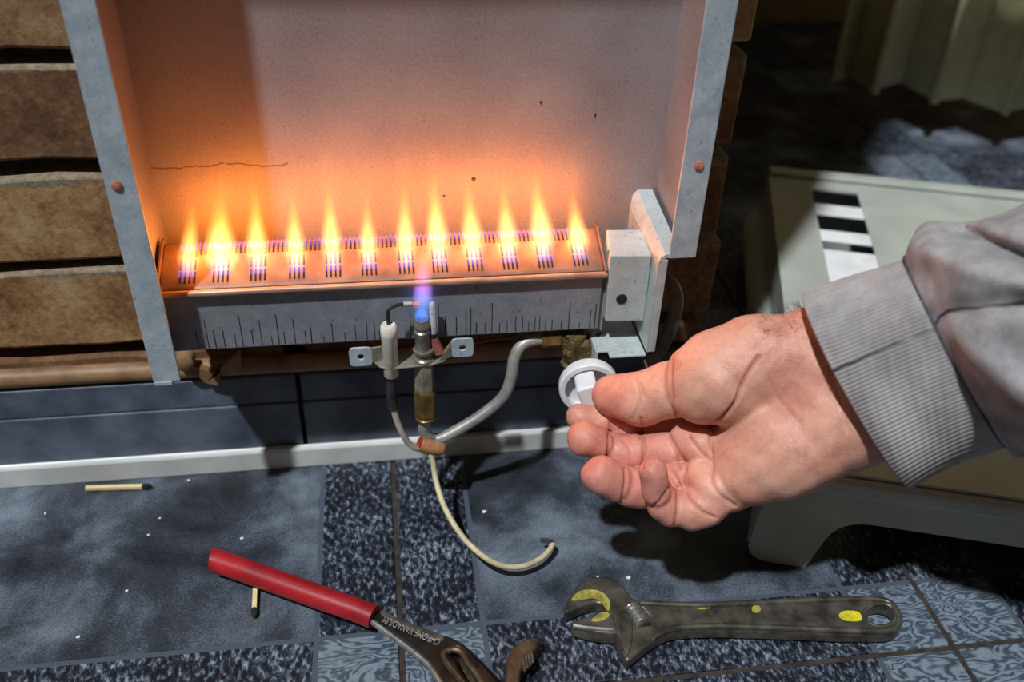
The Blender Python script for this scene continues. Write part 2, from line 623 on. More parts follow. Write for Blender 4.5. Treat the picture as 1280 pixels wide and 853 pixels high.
tops = [.0790, .1310, .1809, .2330]
while tops[-1] < WTOP-.06: tops.append(tops[-1]+.0514)
bm_full = [brick_mesh(.226, .0440, .06, s) for s in range(5)]
bm_half = [brick_mesh(.108, .0440, .06, 20+s) for s in range(3)]
bm_low = [brick_mesh(.226, .0140, .06, 40+s) for s in range(2)]
for k, tz in enumerate(tops):
    x = WX1+random.uniform(-.002, .003)
    first = False
    if tz > 1.0: break
    while x > WX0:
        low = (k == 0)
        half = False
        me = random.choice(bm_half if half else bm_low if low else bm_full)
        L = .108 if half else .226
        o = bpy.data.objects.new('brick', me)
        col.objects.link(o); o.parent = wall
        hh = .0140 if low else .0440
        o.location = (x-L/2, WY+.03+random.uniform(-.001, .001), tz-hh/2)
        o.rotation_euler = (random.uniform(-.012, .012), 0, random.uniform(-.004, .004))
        b = o.modifiers.new('bevel', 'BEVEL'); b.width = .0018; b.segments = 2; b.limit_method = 'ANGLE'
        x -= L+.0065+(random.uniform(0, .012) if x > .1 else 0)
        first = False

# skirting tiles and the white floor trim
sk = MB().box((WX0, WY+.003, 0), (WX1, WY+.0095, SK-.001)).build('baseboard_back', MT['mortar'])
tag(sk, 'dark blue grey ceramic skirting below the brick wall', 'skirting', kind='structure')
jx = at(379, 520, .4125).x
for a, b in ((jx-.53, jx-.2665), (jx-.265, jx-.0012), (jx+.0012, WX1+.001)):
    MB().box((a, .4077, .0015), (b, WY+.004, .0440)).build('skirting_tile', MT['skirt'], sk, bevel=.0007, seg=2)
    MB().box((a, .4086, .0440), (b, WY+.004, SK)).build('skirting_tile', MT['skirt'], sk, bevel=.0014, seg=3)
prof = [(.4030, .0002), (.4030, .0128), (.4038, .0142), (.4052, .0142), (.4058, .0130), (.4068, .0137), (.4076, .0137), (.4076, .0002)]
m = MB().prism([(WX0, y, z) for y, z in prof], (WX1-WX0+.004, 0, 0))
tr = m.build('trim_1', MT['white_trim'], bevel=.0004)
tag(tr, 'white plastic strip along the foot of the skirting', 'trim', kind='structure')

# far wall beyond the brick wall
fwall = MB().box((-.2, 1.30, 0), (1.9, 1.36, 2.4)).build('wall_far', MT['plaster'])
tag(fwall, 'dim brown wall in the unlit room behind', 'wall', kind='structure')
fs = MB().box((-.2, 1.285, 0), (1.9, 1.2995, .055)).build('baseboard_far', MT['far_skirt'], bevel=.002)
tag(fs, 'pale skirting board along the dim far wall', 'skirting', kind='structure')

# ------------------------------------------------------------------ curtain
cur = empty('curtain', (.65, .83, .04), 'cream cloth curtain hanging in round folds in the dark background', 'curtain')
n = 260
vs, fs_ = [], []
p0, p1 = Vector((.490, .912)), Vector((.98, .665))
nn = Vector((-(p1-p0).y, (p1-p0).x)).normalized()
for i in range(n+1):
    t = i/n
    ph = t*2*math.pi*8.6+.8*math.sin(t*9)
    amp = .027+.006*math.sin(t*13+1)
    q = p0.lerp(p1, t)+nn*(amp*math.sin(ph))+(p1-p0).normalized()*(.008*math.sin(2*ph))
    for k in range(7):
        z = .043+.004*math.sin(t*17)+k*.2
        s = 1+.03*k*math.sin(t*5+k)
        vs.append((q.x+.002*k*math.sin(t*20), q.y*1+.002*k*s, z))
for i in range(n):
    for k in range(6):
        fs_.append((i*7+k, (i+1)*7+k, (i+1)*7+k+1, i*7+k+1))
m = MB().add(vs, fs_)
o = m.build('cloth', MT['curtain'], cur, smooth=True)
sol = o.modifiers.new('thick', 'SOLIDIFY'); sol.thickness = .003
# ------------------------------------------------------------------ heater chassis
YF, YP = .3564, .4105
ch = empty('heater_chassis', (.015, YP, .103), 'open galvanized steel heater chassis with glowing orange back plate', 'heater')
XL0, XL1 = -.1116, -.0992
XR0, XR1 = .1304, .1436
SL, SR = -.1066, .1388
CT = .62
MB().box((SL-.001, YP, .120), (SR+.001, YP+.0014, CT)).build('back_plate', MT['plate'], ch, loc=at(190, 210, YP))
MB().box((SL-.0012, YF+.0005, .1027), (SL, YP, CT)).build('side_wall', MT['plate'], ch)
MB().box((SR, YF+.0005, .1569), (SR+.0012, YP, CT)).build('side_wall', MT['plate'], ch)
fl = MB().box((XL0, YF-.0006, .1027), (XL1, YF+.0006, CT)).build('flange', MT['galv'], ch, bevel=.0004)
MB().box((XL0, YF+.0006, .1027), (XL0+.001, YF+.006, CT)).build('flange_return', MT['galv'], fl)
MB().box((XL0+.0005, YF-.0011, .1010), (XL1-.004, YF+.0016, .1027)).build('folded_hem', MT['galv_pale'], fl)
fr = MB().box((XR0, YF-.0006, .1569), (XR1, YF+.0006, CT)).build('flange', MT['galv'], ch, bevel=.0004)
MB().box((XR1-.001, YF+.0006, .1569), (XR1, YF+.006, CT)).build('flange_return', MT['galv'], fr)
for px, py, f_ in ((146, 232, fl), (874, 207, fr)):
    p = at(px, py, YF-.0006)
    MB().lathe([(0, .0023), (.0006, .0022), (.0011, .0014), (.0012, .0005)], p, (0, -1, 0), 16).build('rivet', MT['rivet'], f_, smooth=True)
# combustion chamber above the opening (shades the top of the back plate)
MB().box((SL+.001, YF+.002, .386), (SR-.001, YP-.001, CT)).build('combustion_chamber', MT['galv_dark'], ch, bevel=.001)
# small dark scar on the plate
p = at(592, 224, YP-.0002)
MB().lathe([(0, .0011), (.0003, .0008)], p, (0, -1, 0), 8).build('scorch_spot', MT['black'], ch)
for px, py in ((676, 128), (744, 144), (555, 245)):
    MB().lathe([(0, .0006), (.0003, .0005)], at(px, py, YP-.0001), (0, -1, 0), 8).build('scorch_spot', MT['black'], ch)
# folded channel on the lower right side
a0 = at(795, 246, YP); 
zc = .1665
pr = [Vector((.1255, YP, zc-.012)), Vector((.1262, YP, zc-.003)), Vector((.1285, YP, zc)), Vector((.1362, YP, zc)), Vector((.1362, YP, zc-.002)), Vector((.1295, YP, zc-.002)), Vector((.1273, YP, zc-.006)), Vector((.1268, YP, zc-.012))]
fr_ = [Vector((.1262, YF, .1545)), Vector((.1268, YF, .1572)), Vector((.1290, YF, .1590)), Vector((.1362, YF, .1590)), Vector((.1362, YF, .1575)), Vector((.1298, YF, .1572)), Vector((.1280, YF, .1555)), Vector((.1274, YF, .1545))]
k = len(pr)
m = MB().add(pr+fr_, [(i, (i+1) % k, k+(i+1) % k, k+i) for i in range(k)]+[tuple(range(k)), tuple(range(2*k-1, k-1, -1))])
m.build('channel_top', MT['galv_pale'], ch, smooth=True)
MB().hexa([(.1262, YF, .1030), (.1274, YF, .1030), (.1274, YP, .1060), (.1262, YP, .1060), (.1262, YF, .1548), (.1274, YF, .1548), (.1268, YP, zc-.010), (.1255, YP, zc-.010)]).build('channel_side', MT['galv_pale'], ch)
MB().box((.1274, YF-.0002, .1030), (.1306, YF+.001, .1560)).build('channel_edge', MT['galv_pale'], ch, bevel=.0004)
# mounting box right of the burner
bx = MB()
bx.hexa([(.1062, .3665, .1160), (.1262, .3665, .1150), (.1262, .3905, .1150), (.1062, .3905, .1160), (.1052, .3665, .1537), (.1258, .3665, .1530), (.1262, .3905, .1545), (.1085, .3905, .1550)])
bo = bx.build('mounting_box', MT['galv_pale'], ch, bevel=.0007, seg=2)
p = at(777, 374, .3664)
MB().lathe([(0, .0028), (.0004, .0027), (.0005, .0016)], p, (0, -1, 0), 18).build('dark_hole_disc', MT['black'], bo, smooth=True)  # black disc standing in for the dark inside of an open hole
sh = MB().box((.1075, .3560, .1005), (.1262, .3900, .1018)).build('lower_shelf', MT['galv_pale'], ch, bevel=.0004)
sh2 = MB().box((.1020, .3600, .1012), (.1085, .3900, .1026)).build('shelf_tab', MT['galv_pale'], ch, bevel=.0004)
MB().lathe([(0, .0016), (.0005, .0015), (.0009, .0008)], (.1135, .366, .1018), (0, 0, 1), 14).build('rivet', MT['galv_pale'], sh, smooth=True)
MB().box((.1012, .3600, .0860), (.1024, .3880, .1022)).build('valve_bracket', MT['galv_pale'], ch)

# ------------------------------------------------------------------ burner
BXL, BXR = -.1035, .1036
bu = empty('gas_burner', (0, .38, .110), 'long sheet metal gas burner bar with rows of slotted ports', 'burner')
box = MB().box((BXL, .3692, .1100), (BXR, .3975, .1440)).build('burner_box', MT['galv_dark'], bu, bevel=.0008)
m = MB()
x = BXL+.012
while x < BXR-.002:
    hh = random.choice((.004, .006, .007, .009, .012, .016))*random.uniform(.8, 1.2)
    m.box((x, .3690, .1112), (x+random.uniform(.0002, .00040), .36935, .1112+hh))
    x += random.uniform(.0022, .0062)
o = m.build('knife_slits', MT['slot'], box); tag(o, kind='stuff')
prof = [(.3685, .1442), (.3700, .1453), (.3760, .1480), (.3840, .1514), (.3920, .1546), (.3945, .1546), (.3965, .1520), (.3970, .1440)]
pp = MB().prism([(BXL, y, z) for y, z in prof], (BXR-BXL, 0, 0)).build('port_plate', MT['burner'], bu, bevel=.0006)
MB().tube([(BXL, .3676, .1428), (BXL+.05, .3674, .14295), (BXL+.1, .3676, .1427), (BXR-.05, .3674, .1428), (BXR+.0012, .3676, .1428)], .0017, 10).build('rolled_lip', MT['lip'], bu, smooth=True)
MB().prism([(BXR, .3668, .1405), (BXR, .3668, .1455), (BXR, .391, .1565), (BXR, .397, .1565), (BXR, .397, .109), (BXR, .3705, .109), (BXR, .3705, .1405)], (.0013, 0, 0)).build('end_cap', MT['burner'], bu, bevel=.0004)
MB().sheet([(BXR+.0013, .3706, .1085), (BXR+.0046, .3756, .1180), (BXR+.0052, .3780, .1500), (BXR+.0013, .3720, .1540)], .0010).build('end_fold', MT['galv_dark'], bu)
MB().prism([(BXL-.0013, .3668, .1405), (BXL-.0013, .3668, .1455), (BXL-.0013, .391, .1565), (BXL-.0013, .397, .1565), (BXL-.0013, .397, .109), (BXL-.0013, .3705, .109), (BXL-.0013, .3705, .1405)], (.0013, 0, 0)).build('end_cap', MT['burner'], bu, bevel=.0004)


def on_plate(s):                # s 0..1 from the lip to the top edge of the ports
    return .3690+(.3920-.3690)*s, .1447+(.1546-.1447)*s


SLN = Vector((0, -(.1546-.1447), .0230)).normalized()


def slot(m, x, s0, s1, wd=.0007):
    y0, z0 = on_plate(s0); y1, z1 = on_plate(s1)
    q = [Vector((x-wd/2, y0, z0)), Vector((x+wd/2, y0, z0)), Vector((x+wd/2, y1, z1)), Vector((x-wd/2, y1, z1))]
    m.prism([v+SLN*.0001 for v in q], SLN*.0006)


COLX = [at(px, 338-14*(px-232)/494, .374).x for px in (232, 274, 321, 370, 416, 461, 508, 550, 594, 638, 682, 726)]
for i, cx in enumerate(COLX):
    m = MB()
    for k in range(4):
        x = cx+(k-1.5)*.0021
        slot(m, x, .12, .37); slot(m, x, .43, .66); slot(m, x, .72, .97)
    m.build('port_column', MT['slot'], bu)
    if i < 11:
        m = MB()
        for k in range(5):
            x = (cx+COLX[i+1])/2+(k-2)*.0021
            slot(m, x, .76, .97)
        m.build('port_row', MT['slot'], bu)

# ------------------------------------------------------------------ flames
ystops = [(0, (.7, .4, .9)), (.10, (1, .55, .5)), (.22, (1, .62, .20)), (.45, (1, .52, .13)), (.65, (1, .36, .045)), (1, (1, .22, .01))]
FM = flame_mat('yellow_gas_flame', ystops, 540, .0, 1.15)
FMH = flame_mat('orange_plume_glow', [(0, (1, .27, .025)), (1, (1, .19, .012))], 52, 0, 1.5, sharp=.6)  # outer flame plume, emission raised to stand in for the plate's orange glow
FB = glow_mat('blue_flame_cone', (.13, .15, 1.0), 330)
FBW = flame_mat('blue_white_root_halo', [(0, (.30, .34, 1)), (.4, (.75, .5, 1)), (1, (1, .5, .5))], 70, 0, .9)  # flame root haze whose glow stands in for the lit plate around it
FP = flame_mat('pilot_flame_gas', [(0, (.08, .30, 1)), (.22, (.16, .30, 1)), (.42, (.62, .22, .85)), (.65, (.95, .30, .45)), (.85, (1, .36, .15)), (1, (1, .3, .05))], 210, 0, .6, sharp=.35)


def domain(seg=14):
    m = MB()
    m.lathe([(0, .75), (.05, 1.0), (.25, 1.05), (.5, .95), (.75, .75), (1, .4)], (0, 0, 0), (0, 0, 1), seg)
    return m.mesh('flame_domain')


dom = domain()


def tongue(name, p0, p1, rx, ry, mat_, parent):
    me = dom.copy()
    me.materials.append(mat_)
    o = bpy.data.objects.new(name, me)
    col.objects.link(o)
    zax = (p1-p0)
    hgt = zax.length
    zax.normalize()
    xax = Vector((1, 0, 0)); xax = (xax-zax*xax.dot(zax)).normalized()
    yax = zax.cross(xax)
    R = Matrix((xax*rx, yax*ry, zax*hgt)).transposed().to_4x4()
    base = wloc(parent)
    R.translation = p0-base
    o.parent = parent
    o.matrix_local = R
    return o


ORD = ['leftmost', 'second', 'third', 'fourth', 'fifth', 'sixth', 'seventh', 'eighth', 'ninth', 'tenth', 'eleventh', 'rightmost']
TIPS = [(241, 262, 15), (274, 254, 24), (317, 243, 17), (364, 252, 16), (409, 238, 16), (457, 255, 15), (504, 240, 16), (539, 228, 18), (582, 238, 18), (627, 238, 17), (666, 226, 19), (713, 246, 17)]
for i, cx in enumerate(COLX):
    tx, ty, wpx = TIPS[i]
    y0, z0 = on_plate(.28)
    p0 = Vector((cx, y0, z0))
    p1 = at(tx, ty-16, .396)
    extra = {1: ', the broadest', 7: ', behind the pilot flame'}.get(i, '')
    nm = f'{ORD[i]} yellow flame on the burner' if i in (0, 11) else f'{ORD[i]} yellow burner flame from the left'
    fe = empty('flame', Vector((cx, *on_plate(.1))), nm+extra, 'flame', 'yellow flames along the burner')
    rr = wpx*1.32*.425/F
    tongue('yellow_tongue', p0, p1, rr, rr*.8, FM, fe)
    tongue('plume_and_plate_glow', Vector((cx, .386, .153)), at(tx-2, ty-66, .398), rr*1.7, rr*.8, FMH, fe)
    yb, zb = on_plate(.14)
    tongue('root_halo', Vector((cx, yb, zb+.0008)), Vector((cx, yb+.012, zb+.013)), .0058, .0040, FBW, fe)
    m = MB()
    ax = Vector((0, .45, 1)).normalized()
    for k in range(4):
        x = cx+(k-1.5)*.0021
        for s_, hh in ((.24, .0040), (.86, .0035)):
            y, z = on_plate(s_)
            m.lathe([(0, .0007), (.3*hh, .0008), (.7*hh, .0005), (hh, .0001)], Vector((x, y, z))+SLN*.0008, ax, 7)
    if i < 11:
        for k in range(5):
            x = (cx+COLX[i+1])/2+(k-2)*.0021
            y, z = on_plate(.88)
            m.lathe([(0, .0007), (.001, .0009), (.0026, .0006), (.0042, .0001)], Vector((x, y, z))+SLN*.0008, ax, 7)
    m.build('blue_cones', FB, fe)
    ld = bpy.data.lights.new('flame_light', 'POINT')
    ld.energy = .030*wpx/16
    ld.color = (1, .225, .022)
    ld.shadow_soft_size = .004
    l = bpy.data.objects.new('flame_light', ld)
    col.objects.link(l)
    l.parent = fe
    l.location = p0.lerp(p1, .45)-wloc(fe)

# ------------------------------------------------------------------ pilot assembly
PY = .362
pa = empty('pilot_burner', at(527, 460, PY), 'pilot burner on zinc bracket with white ceramic spark electrode and brass nut', 'pilot burner')


def tabloop(cx, cz, hw, hh):
    return [(cx-hw, PY, cz-hh), (cx+hw, PY, cz-hh), (cx+hw, PY, cz+hh), (cx-hw, PY, cz+hh)]


tl, tr_ = at(451, 446, PY), at(578, 434.5, PY)
zb = tl.z-.0005
br = MB()
# horizontal shelf of the bracket, then end tabs with holes
shelf = [at(470, 458, PY), at(478, 464, PY), at(488, 465.5, PY), at(545, 458, PY), at(556, 455, PY), at(566, 446, PY)]
zs = .1015
sh_pts = [Vector((p.x, p.y, zs)) for p in (atz(468, 455, zs), atz(475, 461, zs), atz(487, 463.5, zs), atz(540, 458, zs), atz(556, 453, zs), atz(563, 444, zs), atz(552, 434, zs), atz(522, 431, zs), atz(505, 446, zs), atz(492, 452, zs), atz(470, 448, zs))]
br.prism(sh_pts, (0, 0, .0011))
bk = br.build('bracket', MT['zinc'], pa, bevel=.0004)
for c, dx in ((tl, 1), (tr_, -1)):
    hw = .0055
    m = MB()
    # square tab with a round hole
    n = 24
    outer, inner = [], []
    for i in range(n):
        a = 2*math.pi*i/n
        ca, sa = math.cos(a), math.sin(a)
        k = hw/max(abs(ca), abs(sa))
        kk = min(k, hw*1.28)
        outer.append(Vector((c.x+ca*kk, 0, c.z+sa*kk)))
        inner.append(Vector((c.x+ca*.0016, 0, c.z+sa*.0016)))
    vs = []
    for y in (PY-.0006, PY+.0006):
        vs += [Vector((v.x, y, v.z)) for v in outer]+[Vector((v.x, y, v.z)) for v in inner]
    fs_ = []
    for i in range(n):
        j = (i+1) % n
        fs_ += [(i, j, n+j, n+i), (2*n+i, 3*n+i, 3*n+j, 2*n+j), (i, 2*n+i, 2*n+j, j), (n+i, n+j, 3*n+j, 3*n+i)]
    m.add(vs, fs_)
    m.build('bracket_tab', MT['galv'], bk, bevel=.0003)
    m = MB()
    if dx > 0:
        m.hexa([(c.x+hw-.0003, PY-.0006, c.z-hw*.7), (c.x+hw+.0065, PY+.002, zs), (c.x+hw+.0065, PY+.003, zs), (c.x+hw-.0003, PY+.0006, c.z-hw*.7),
                (c.x+hw-.0003, PY-.0006, c.z+hw*.9), (c.x+hw+.0105, PY+.002, c.z+hw*.8), (c.x+hw+.0105, PY+.003, c.z+hw*.8), (c.x+hw-.0003, PY+.0006, c.z+hw*.9)])
    else:
        m.hexa([(c.x-hw-.0070, PY-.003, zs), (c.x-hw+.0003, PY-.0006, c.z-hw*.8), (c.x-hw+.0003, PY+.0006, c.z-hw*.8), (c.x-hw-.0070, PY-.001, zs),
                (c.x-hw-.0060, PY-.002, zs+.0025), (c.x-hw+.0003, PY-.0006, c.z+hw*.8), (c.x-hw+.0003, PY+.0006, c.z+hw*.8), (c.x-hw-.0060, PY, zs+.0025)])
    m.build('bracket_arm', MT['zinc'], bk, bevel=.0003)
# ceramic insulator
ct, cb = at(487, 405, PY-.0025), at(488, 470, PY-.0025)
cx_, cy_ = (ct.x+cb.x)/2, ct.y
ce = MB().lathe([(0, .0032), (.0006, .0037), (.0240, .0039), (.0246, .0042), (ct.z-cb.z-.001, .0039), (ct.z-cb.z, .0030), (ct.z-cb.z-.0003, .0016)], (cx_, cy_, cb.z), (0, 0, 1), 24).build('ceramic_insulator', MT['ceramic'], pa, smooth=True)
ew = spline([(cx_, cy_, ct.z-.002), (cx_, cy_, ct.z+.0055), (cx_+.0006, cy_, ct.z+.0080), at(497, 381.5, PY-.001), at(512, 380.5, PY), at(516, 380.5, PY)], 6)
MB().tube(ew, .0009, 8).build('electrode_rod', MT['black'], ce, smooth=True)
MB().tube([at(504, 380.6, PY-.0003), at(515, 380.2, PY)], .0012, 8).build('electrode_tip', MT['galv_pale'], ce, smooth=True)
# nozzle
nt = at(527, 399, PY)
nx, ny = nt.x, PY
noz = MB().lathe([(0, .0052), (.0014, .0052), (.0022, .0040), (.0048, .0040), (.0053, .0050), (.0066, .0050), (.0068, .0036)], (nx+.0005, ny, zs+.0008), (0, 0, 1), 24).build('nozzle_collar', MT['nickel'], pa, smooth=True)
zt = nt.z
MB().lathe([(0, .0036), (.0105, .0036), (.011, .0039), (.0125, .0039), (.013, .0033), (.0145, .0033), (.015, .0038), (.0172, .0038), (.018, .0033), (.0192, .0032), (.0192, .0022), (.016, .0020)], (nx, ny, zt-.0192), (0, 0, 1), 24).build('nozzle_tube', MT['nickel'], pa, smooth=True)
# thermocouple
t0, t1, t2, t3 = at(540.5, 380, PY+.001), at(541.5, 416, PY+.001), at(542, 421, PY+.001), at(549, 441, PY)
MB().tube([t0+Vector((0, 0, .0006)), t0, t1], [.0010, .0015, .0018], 12).build('thermocouple_rod', MT['galv'], pa, smooth=True)
MB().tube([t1, t2], .0022, 12).build('thermocouple_ring', MT['black'], pa, smooth=True)
MB().tube([t2, t3], [.0021, .0026], 12).build('thermocouple_sleeve', MT['red_glass'], pa, smooth=True)
# hex body and brass nut below the bracket
zn0, zn1, zn2 = zs, at(529, 485, PY).z, at(530, 520, PY).z
MB().lathe([(0, .0052), (zn0-zn1, .0049)], (nx+.0004, ny, zn1), (0, 0, 1), 6).build('hex_body', MT['zinc'], pa, bevel=.0004)
nut = MB().lathe([(0, .0046), (.0015, .0056), (zn1-zn2-.0015, .0060), (zn1-zn2, .0052)], (nx+.0004, ny, zn2), (0, 0, 1), 6).build('brass_nut', MT['brass'], pa, bevel=.0005)
MB().lathe([(0, .0044), (.0008, .0054), (.0016, .0054), (.0022, .0046)], (nx+.0004, ny, zn2-.0018), (0, 0, 1), 20).build('nut_ring', MT['brass'], nut, smooth=True)

pf = empty('pilot_flame', nt, 'blue and violet pilot flame rising from the nozzle in front of the burner', 'flame')
tongue('blue_tongue', nt-Vector((0, 0, .0008)), at(531, 300, .3725), .0056, .0050, FP, pf)
m = MB().lathe([(0, .0026), (.0012, .0034), (.0030, .0034), (.0044, .0020)], nt, (0, 0, 1), 16, False)
m.build('blue_core', glow_mat('pilot_core', (.05, .22, 1), 130), pf)
MB().tube([at(513, 380.4, PY), at(524, 379.4, PY)], .0007, 8).build('glowing_spark_wire', (lambda t: (t.set(t.b.inputs['Emission Color'], (1, .12, .10, 1)), t.set(t.b.inputs['Emission Strength'], 1.6), t.fin(lin((160, 60, 50)), .5))[-1])(NT('red_hot_wire')), pa, smooth=True)

# aluminium pilot supply tube
tb = empty('pilot_gas_tube', at(560, 545, PY), 'bent grey aluminium tube curving from the brass nut to the burner inlet', 'gas tube')
pts = [(nx+.0004, ny, zn2-.001), at(530, 537, PY), at(534, 545, PY-.0005), at(543, 549, PY), at(556, 546, PY), at(590, 527, PY+.002), at(618, 507, PY+.004), at(633, 490, PY+.005), at(640, 468, PY+.007), at(643, 448, PY+.009), at(652, 432, PY+.011), at(665, 426, PY+.012), at(682, 424, PY+.013)]
MB().tube(spline(pts, 7), .0031, 14).build('tube', MT['alu'], tb, smooth=True)
fa, fb_ = at(676, 424, PY+.013), at(700, 422, PY+.013)
MB().lathe([(0, .0045), (.0005, .0050), ((fb_-fa).length, .0050)], fa, fb_-fa, 6).build('union_nut', MT['brass'], tb, bevel=.0004)
MB().tube([fb_, fb_+Vector((.014, .004, 0))], .0036, 12).build('inlet_stub', MT['grimy_brass'], tb, smooth=True)
# thin thermocouple capillary
cp = spline([at(552, 442, PY+.004), at(580, 432, .374), at(615, 424, .376), at(640, 421, .377), at(648, 413, .378)], 6)
o = MB().tube(cp, .0010, 8).build('capillary', MT['tool_brown'], smooth=True, loc=cp[0])
tag(o, 'thin brown thermocouple capillary running under the burner box', 'capillary')

# ignition wire
iw = empty('ignition_wire', at(530, 560, PY), 'cream ignition lead joined by a brown connector, loose end curling over floor', 'wire')
wp = spline([at(489, 470, PY-.0025), at(490, 500, PY-.003), at(492, 510, PY-.003)], 5)
MB().tube(wp, .0026, 10).build('black_sleeve', MT['sleeve_black'], iw, smooth=True)
wp = spline([at(491, 506, PY-.003), at(497, 528, PY-.004), at(507, 549, PY-.005), at(517, 559, PY-.005), at(527, 561, PY-.004)], 6)
MB().tube(wp, .0017, 10).build('grey_lead', MT['wire_grey'], iw, smooth=True)
c0, c1 = at(525, 554, PY-.003), at(553, 561, PY-.002)
cn = MB().tube([c0, c0.lerp(c1, .1), c0.lerp(c1, .55), c0.lerp(c1, .9), c1], [.0040, .0046, .0042, .0046, .0036], 14).build('connector', MT['connector'], iw, smooth=True)
MB().tube([c0-(c1-c0)*.05, c0+(c1-c0)*.05], .0030, 12).build('red_end', MT['red_end'], cn, smooth=True)
tail = [at(537, 566, PY-.004), at(541, 577, PY-.006), at(545, 601, .350), at(554, 630, .338), at(570, 660, .325), at(592, 686, .314), at(620, 705, .307), at(648, 709, .306), at(672, 701, .310), at(686, 689, .316), at(691, 680, .320)]
T = spline(tail, 7)
for p in T: p.z = max(p.z, .0022)
MB().tube(T, .0015, 10).build('cream_lead', MT['wire'], iw, smooth=True)
e0 = T[-1]
MB().tube([e0, e0+Vector((-.0012, .0010, .0006)), at(676, 675, e0.y+.003)], [.0015, .0014, .0012], 8).build('stripped_end', MT['sleeve_black'], iw, smooth=True)

# ------------------------------------------------------------------ gas pipe along the wall
gp = empty('gas_pipe', (-.3, .4122, .070), 'tan painted gas pipe running along the wall behind the left flange', 'pipe')
zp = at(60, 470, .4122).z
MB().tube([(WX0, .4122, zp-.0005), (-.3, .4122, zp), (.11, .4122, zp-.001)], .0053, 18).build('pipe', MT['pipe_tan'], gp, smooth=True)
q = at(229, 457, .4005)
MB().lathe([(0, .0035), (.0015, .0052), (.008, .0052)], q, (0, 1, 0), 18).build('pipe_plug', MT['pipe_tan'], gp, smooth=True)
q = at(262, 462, .4040)
MB().prism([q+Vector((-.011, 0, .004)), q+Vector((-.004, 0, -.009)), q+Vector((.003, 0, -.012)), q+Vector((.006, 0, 0)), q+Vector((.016, 0, .008)), q+Vector((.016, 0, -.002)), q+Vector((.004, 0, -.003))], (0, .004, 0)).build('lit_pipe_patch', MT['pipe_tan'], gp, bevel=.0005)  # tan piece shaped like a lit patch of the pipe between shadows

# ------------------------------------------------------------------ valve and knob
va = empty('gas_valve', at(722, 445, .372), 'greasy brass gas valve with a white plastic control knob', 'valve')
vm = MB()
c = at(724, 440, .373)
vm.lathe([(0, .006), (.004, .0085), (.010, .008), (.014, .0095), (.017, .007)], c+Vector((0, .012, 0)), (0, -1, 0), 10)
vm.lathe([(0, .0055), (.006, .0068), (.012, .006)], c+Vector((-.004, .002, .000)), (.1, -.1, 1), 8)
vm.lathe([(0, .0045), (.008, .0055), (.012, .0050)], c+Vector((.002, .002, -.002)), (-1, -.3, -.9), 8)
vm.lathe([(0, .003), (.01, .003)], c+Vector((.003, .0, .004)), (1, .2, .4), 8)
v_ = vm.build('valve_body', MT['grimy_brass'], va, smooth=False, bevel=.0006)
kc = at(736, 484, .3490)
AX = Vector((-.10, -1, .02)).normalized()
kn = MB()
R = .0150
kn.lathe([(-.0125, .0060), (-.0125, .0072), (-.0070, .0078), (-.0050, .0130), (-.0042, R-.0004), (-.0030, R), (.0004, R), (.0006, R-.0004), (.0009, R-.0004), (.0011, R), (.0018, R), (.0024, R-.0005), (.0024, R-.0028), (-.0020, R-.0031), (-.0024, .002)], kc, AX, 48)
knob = kn.build('control_knob', MT['white_plastic'], va, smooth=True)
knob['label'] = 'white round plastic control knob'
# grip bar across the knob
a1 = AX.orthogonal().normalized()
side = Vector((.35, 0, -.94)); side = (side-AX*side.dot(AX)).normalized()
oth = AX.cross(side).normalized()
g = [(-.0105, -.0042), (-.0095, -.0050), (.0095, -.0050), (.0105, -.0042), (.0105, .0042), (.0095, .0050), (-.0095, .0050), (-.0105, .0042)]
MB().prism([kc+side*a+oth*b-AX*.002 for a, b in g], AX*.016).build('grip_bar', MT['white_plastic'], knob, bevel=.0012, seg=3)
pd = atd(731.5, 501.5, .4405)
MB().lathe([(0, .0016), (.0008, .0013)], kc+AX*.0138+side*.0068+oth*(-.0005), AX, 14).build('pointer_dot', MT['black'], knob)

# grey hose
ho = spline([at(800, 380, .395), at(822, 352, .392), at(836, 352, .388), at(845, 368, .384), at(844, 392, .381), at(832, 424, .379), at(812, 455, .377), at(790, 478, .376), at(770, 500, .378)], 7)
o = MB().tube(ho, .0036, 14).build('gas_hose', MT['hose'], smooth=True, loc=ho[-1])
tag(o, 'grey rubber hose looping out beside the right flange', 'hose')

# ------------------------------------------------------------------ removed heater cover on the floor
CH = .0726
ang = math.radians(-18.5)
ux, uy = Vector((math.cos(ang), math.sin(ang), 0)), Vector((-math.sin(ang), math.cos(ang), 0))
O = atz(1003, 584, CH); O.z = 0
LEN = (atz(985, 215, CH)-atz(1003, 584, CH)).length
WID = .42
cv = empty('heater_cover', O, 'white enamelled heater cover with louvre slots lying on the floor behind the arm', 'heater cover')


def C(a, b, z): return O+ux*a+uy*b+Vector((0, 0, z))


def uvz(px, py, z=CH):
    p = atz(px, py, z)-O
    return p.dot(ux), p.dot(uy)


def cbox(m, a0, a1, b0, b1, z0, z1):
    return m.hexa([C(a0, b0, z0), C(a1, b0, z0), C(a1, b1, z0), C(a0, b1, z0), C(a0, b0, z1), C(a1, b0, z1), C(a1, b1, z1), C(a0, b1, z1)])


wa0 = uvz(1016, 245)[0]; wa1 = wa0+.034
wb1 = uvz(1016, 236)[1]; wb0 = uvz(1040, 480)[1]
TH = .0015
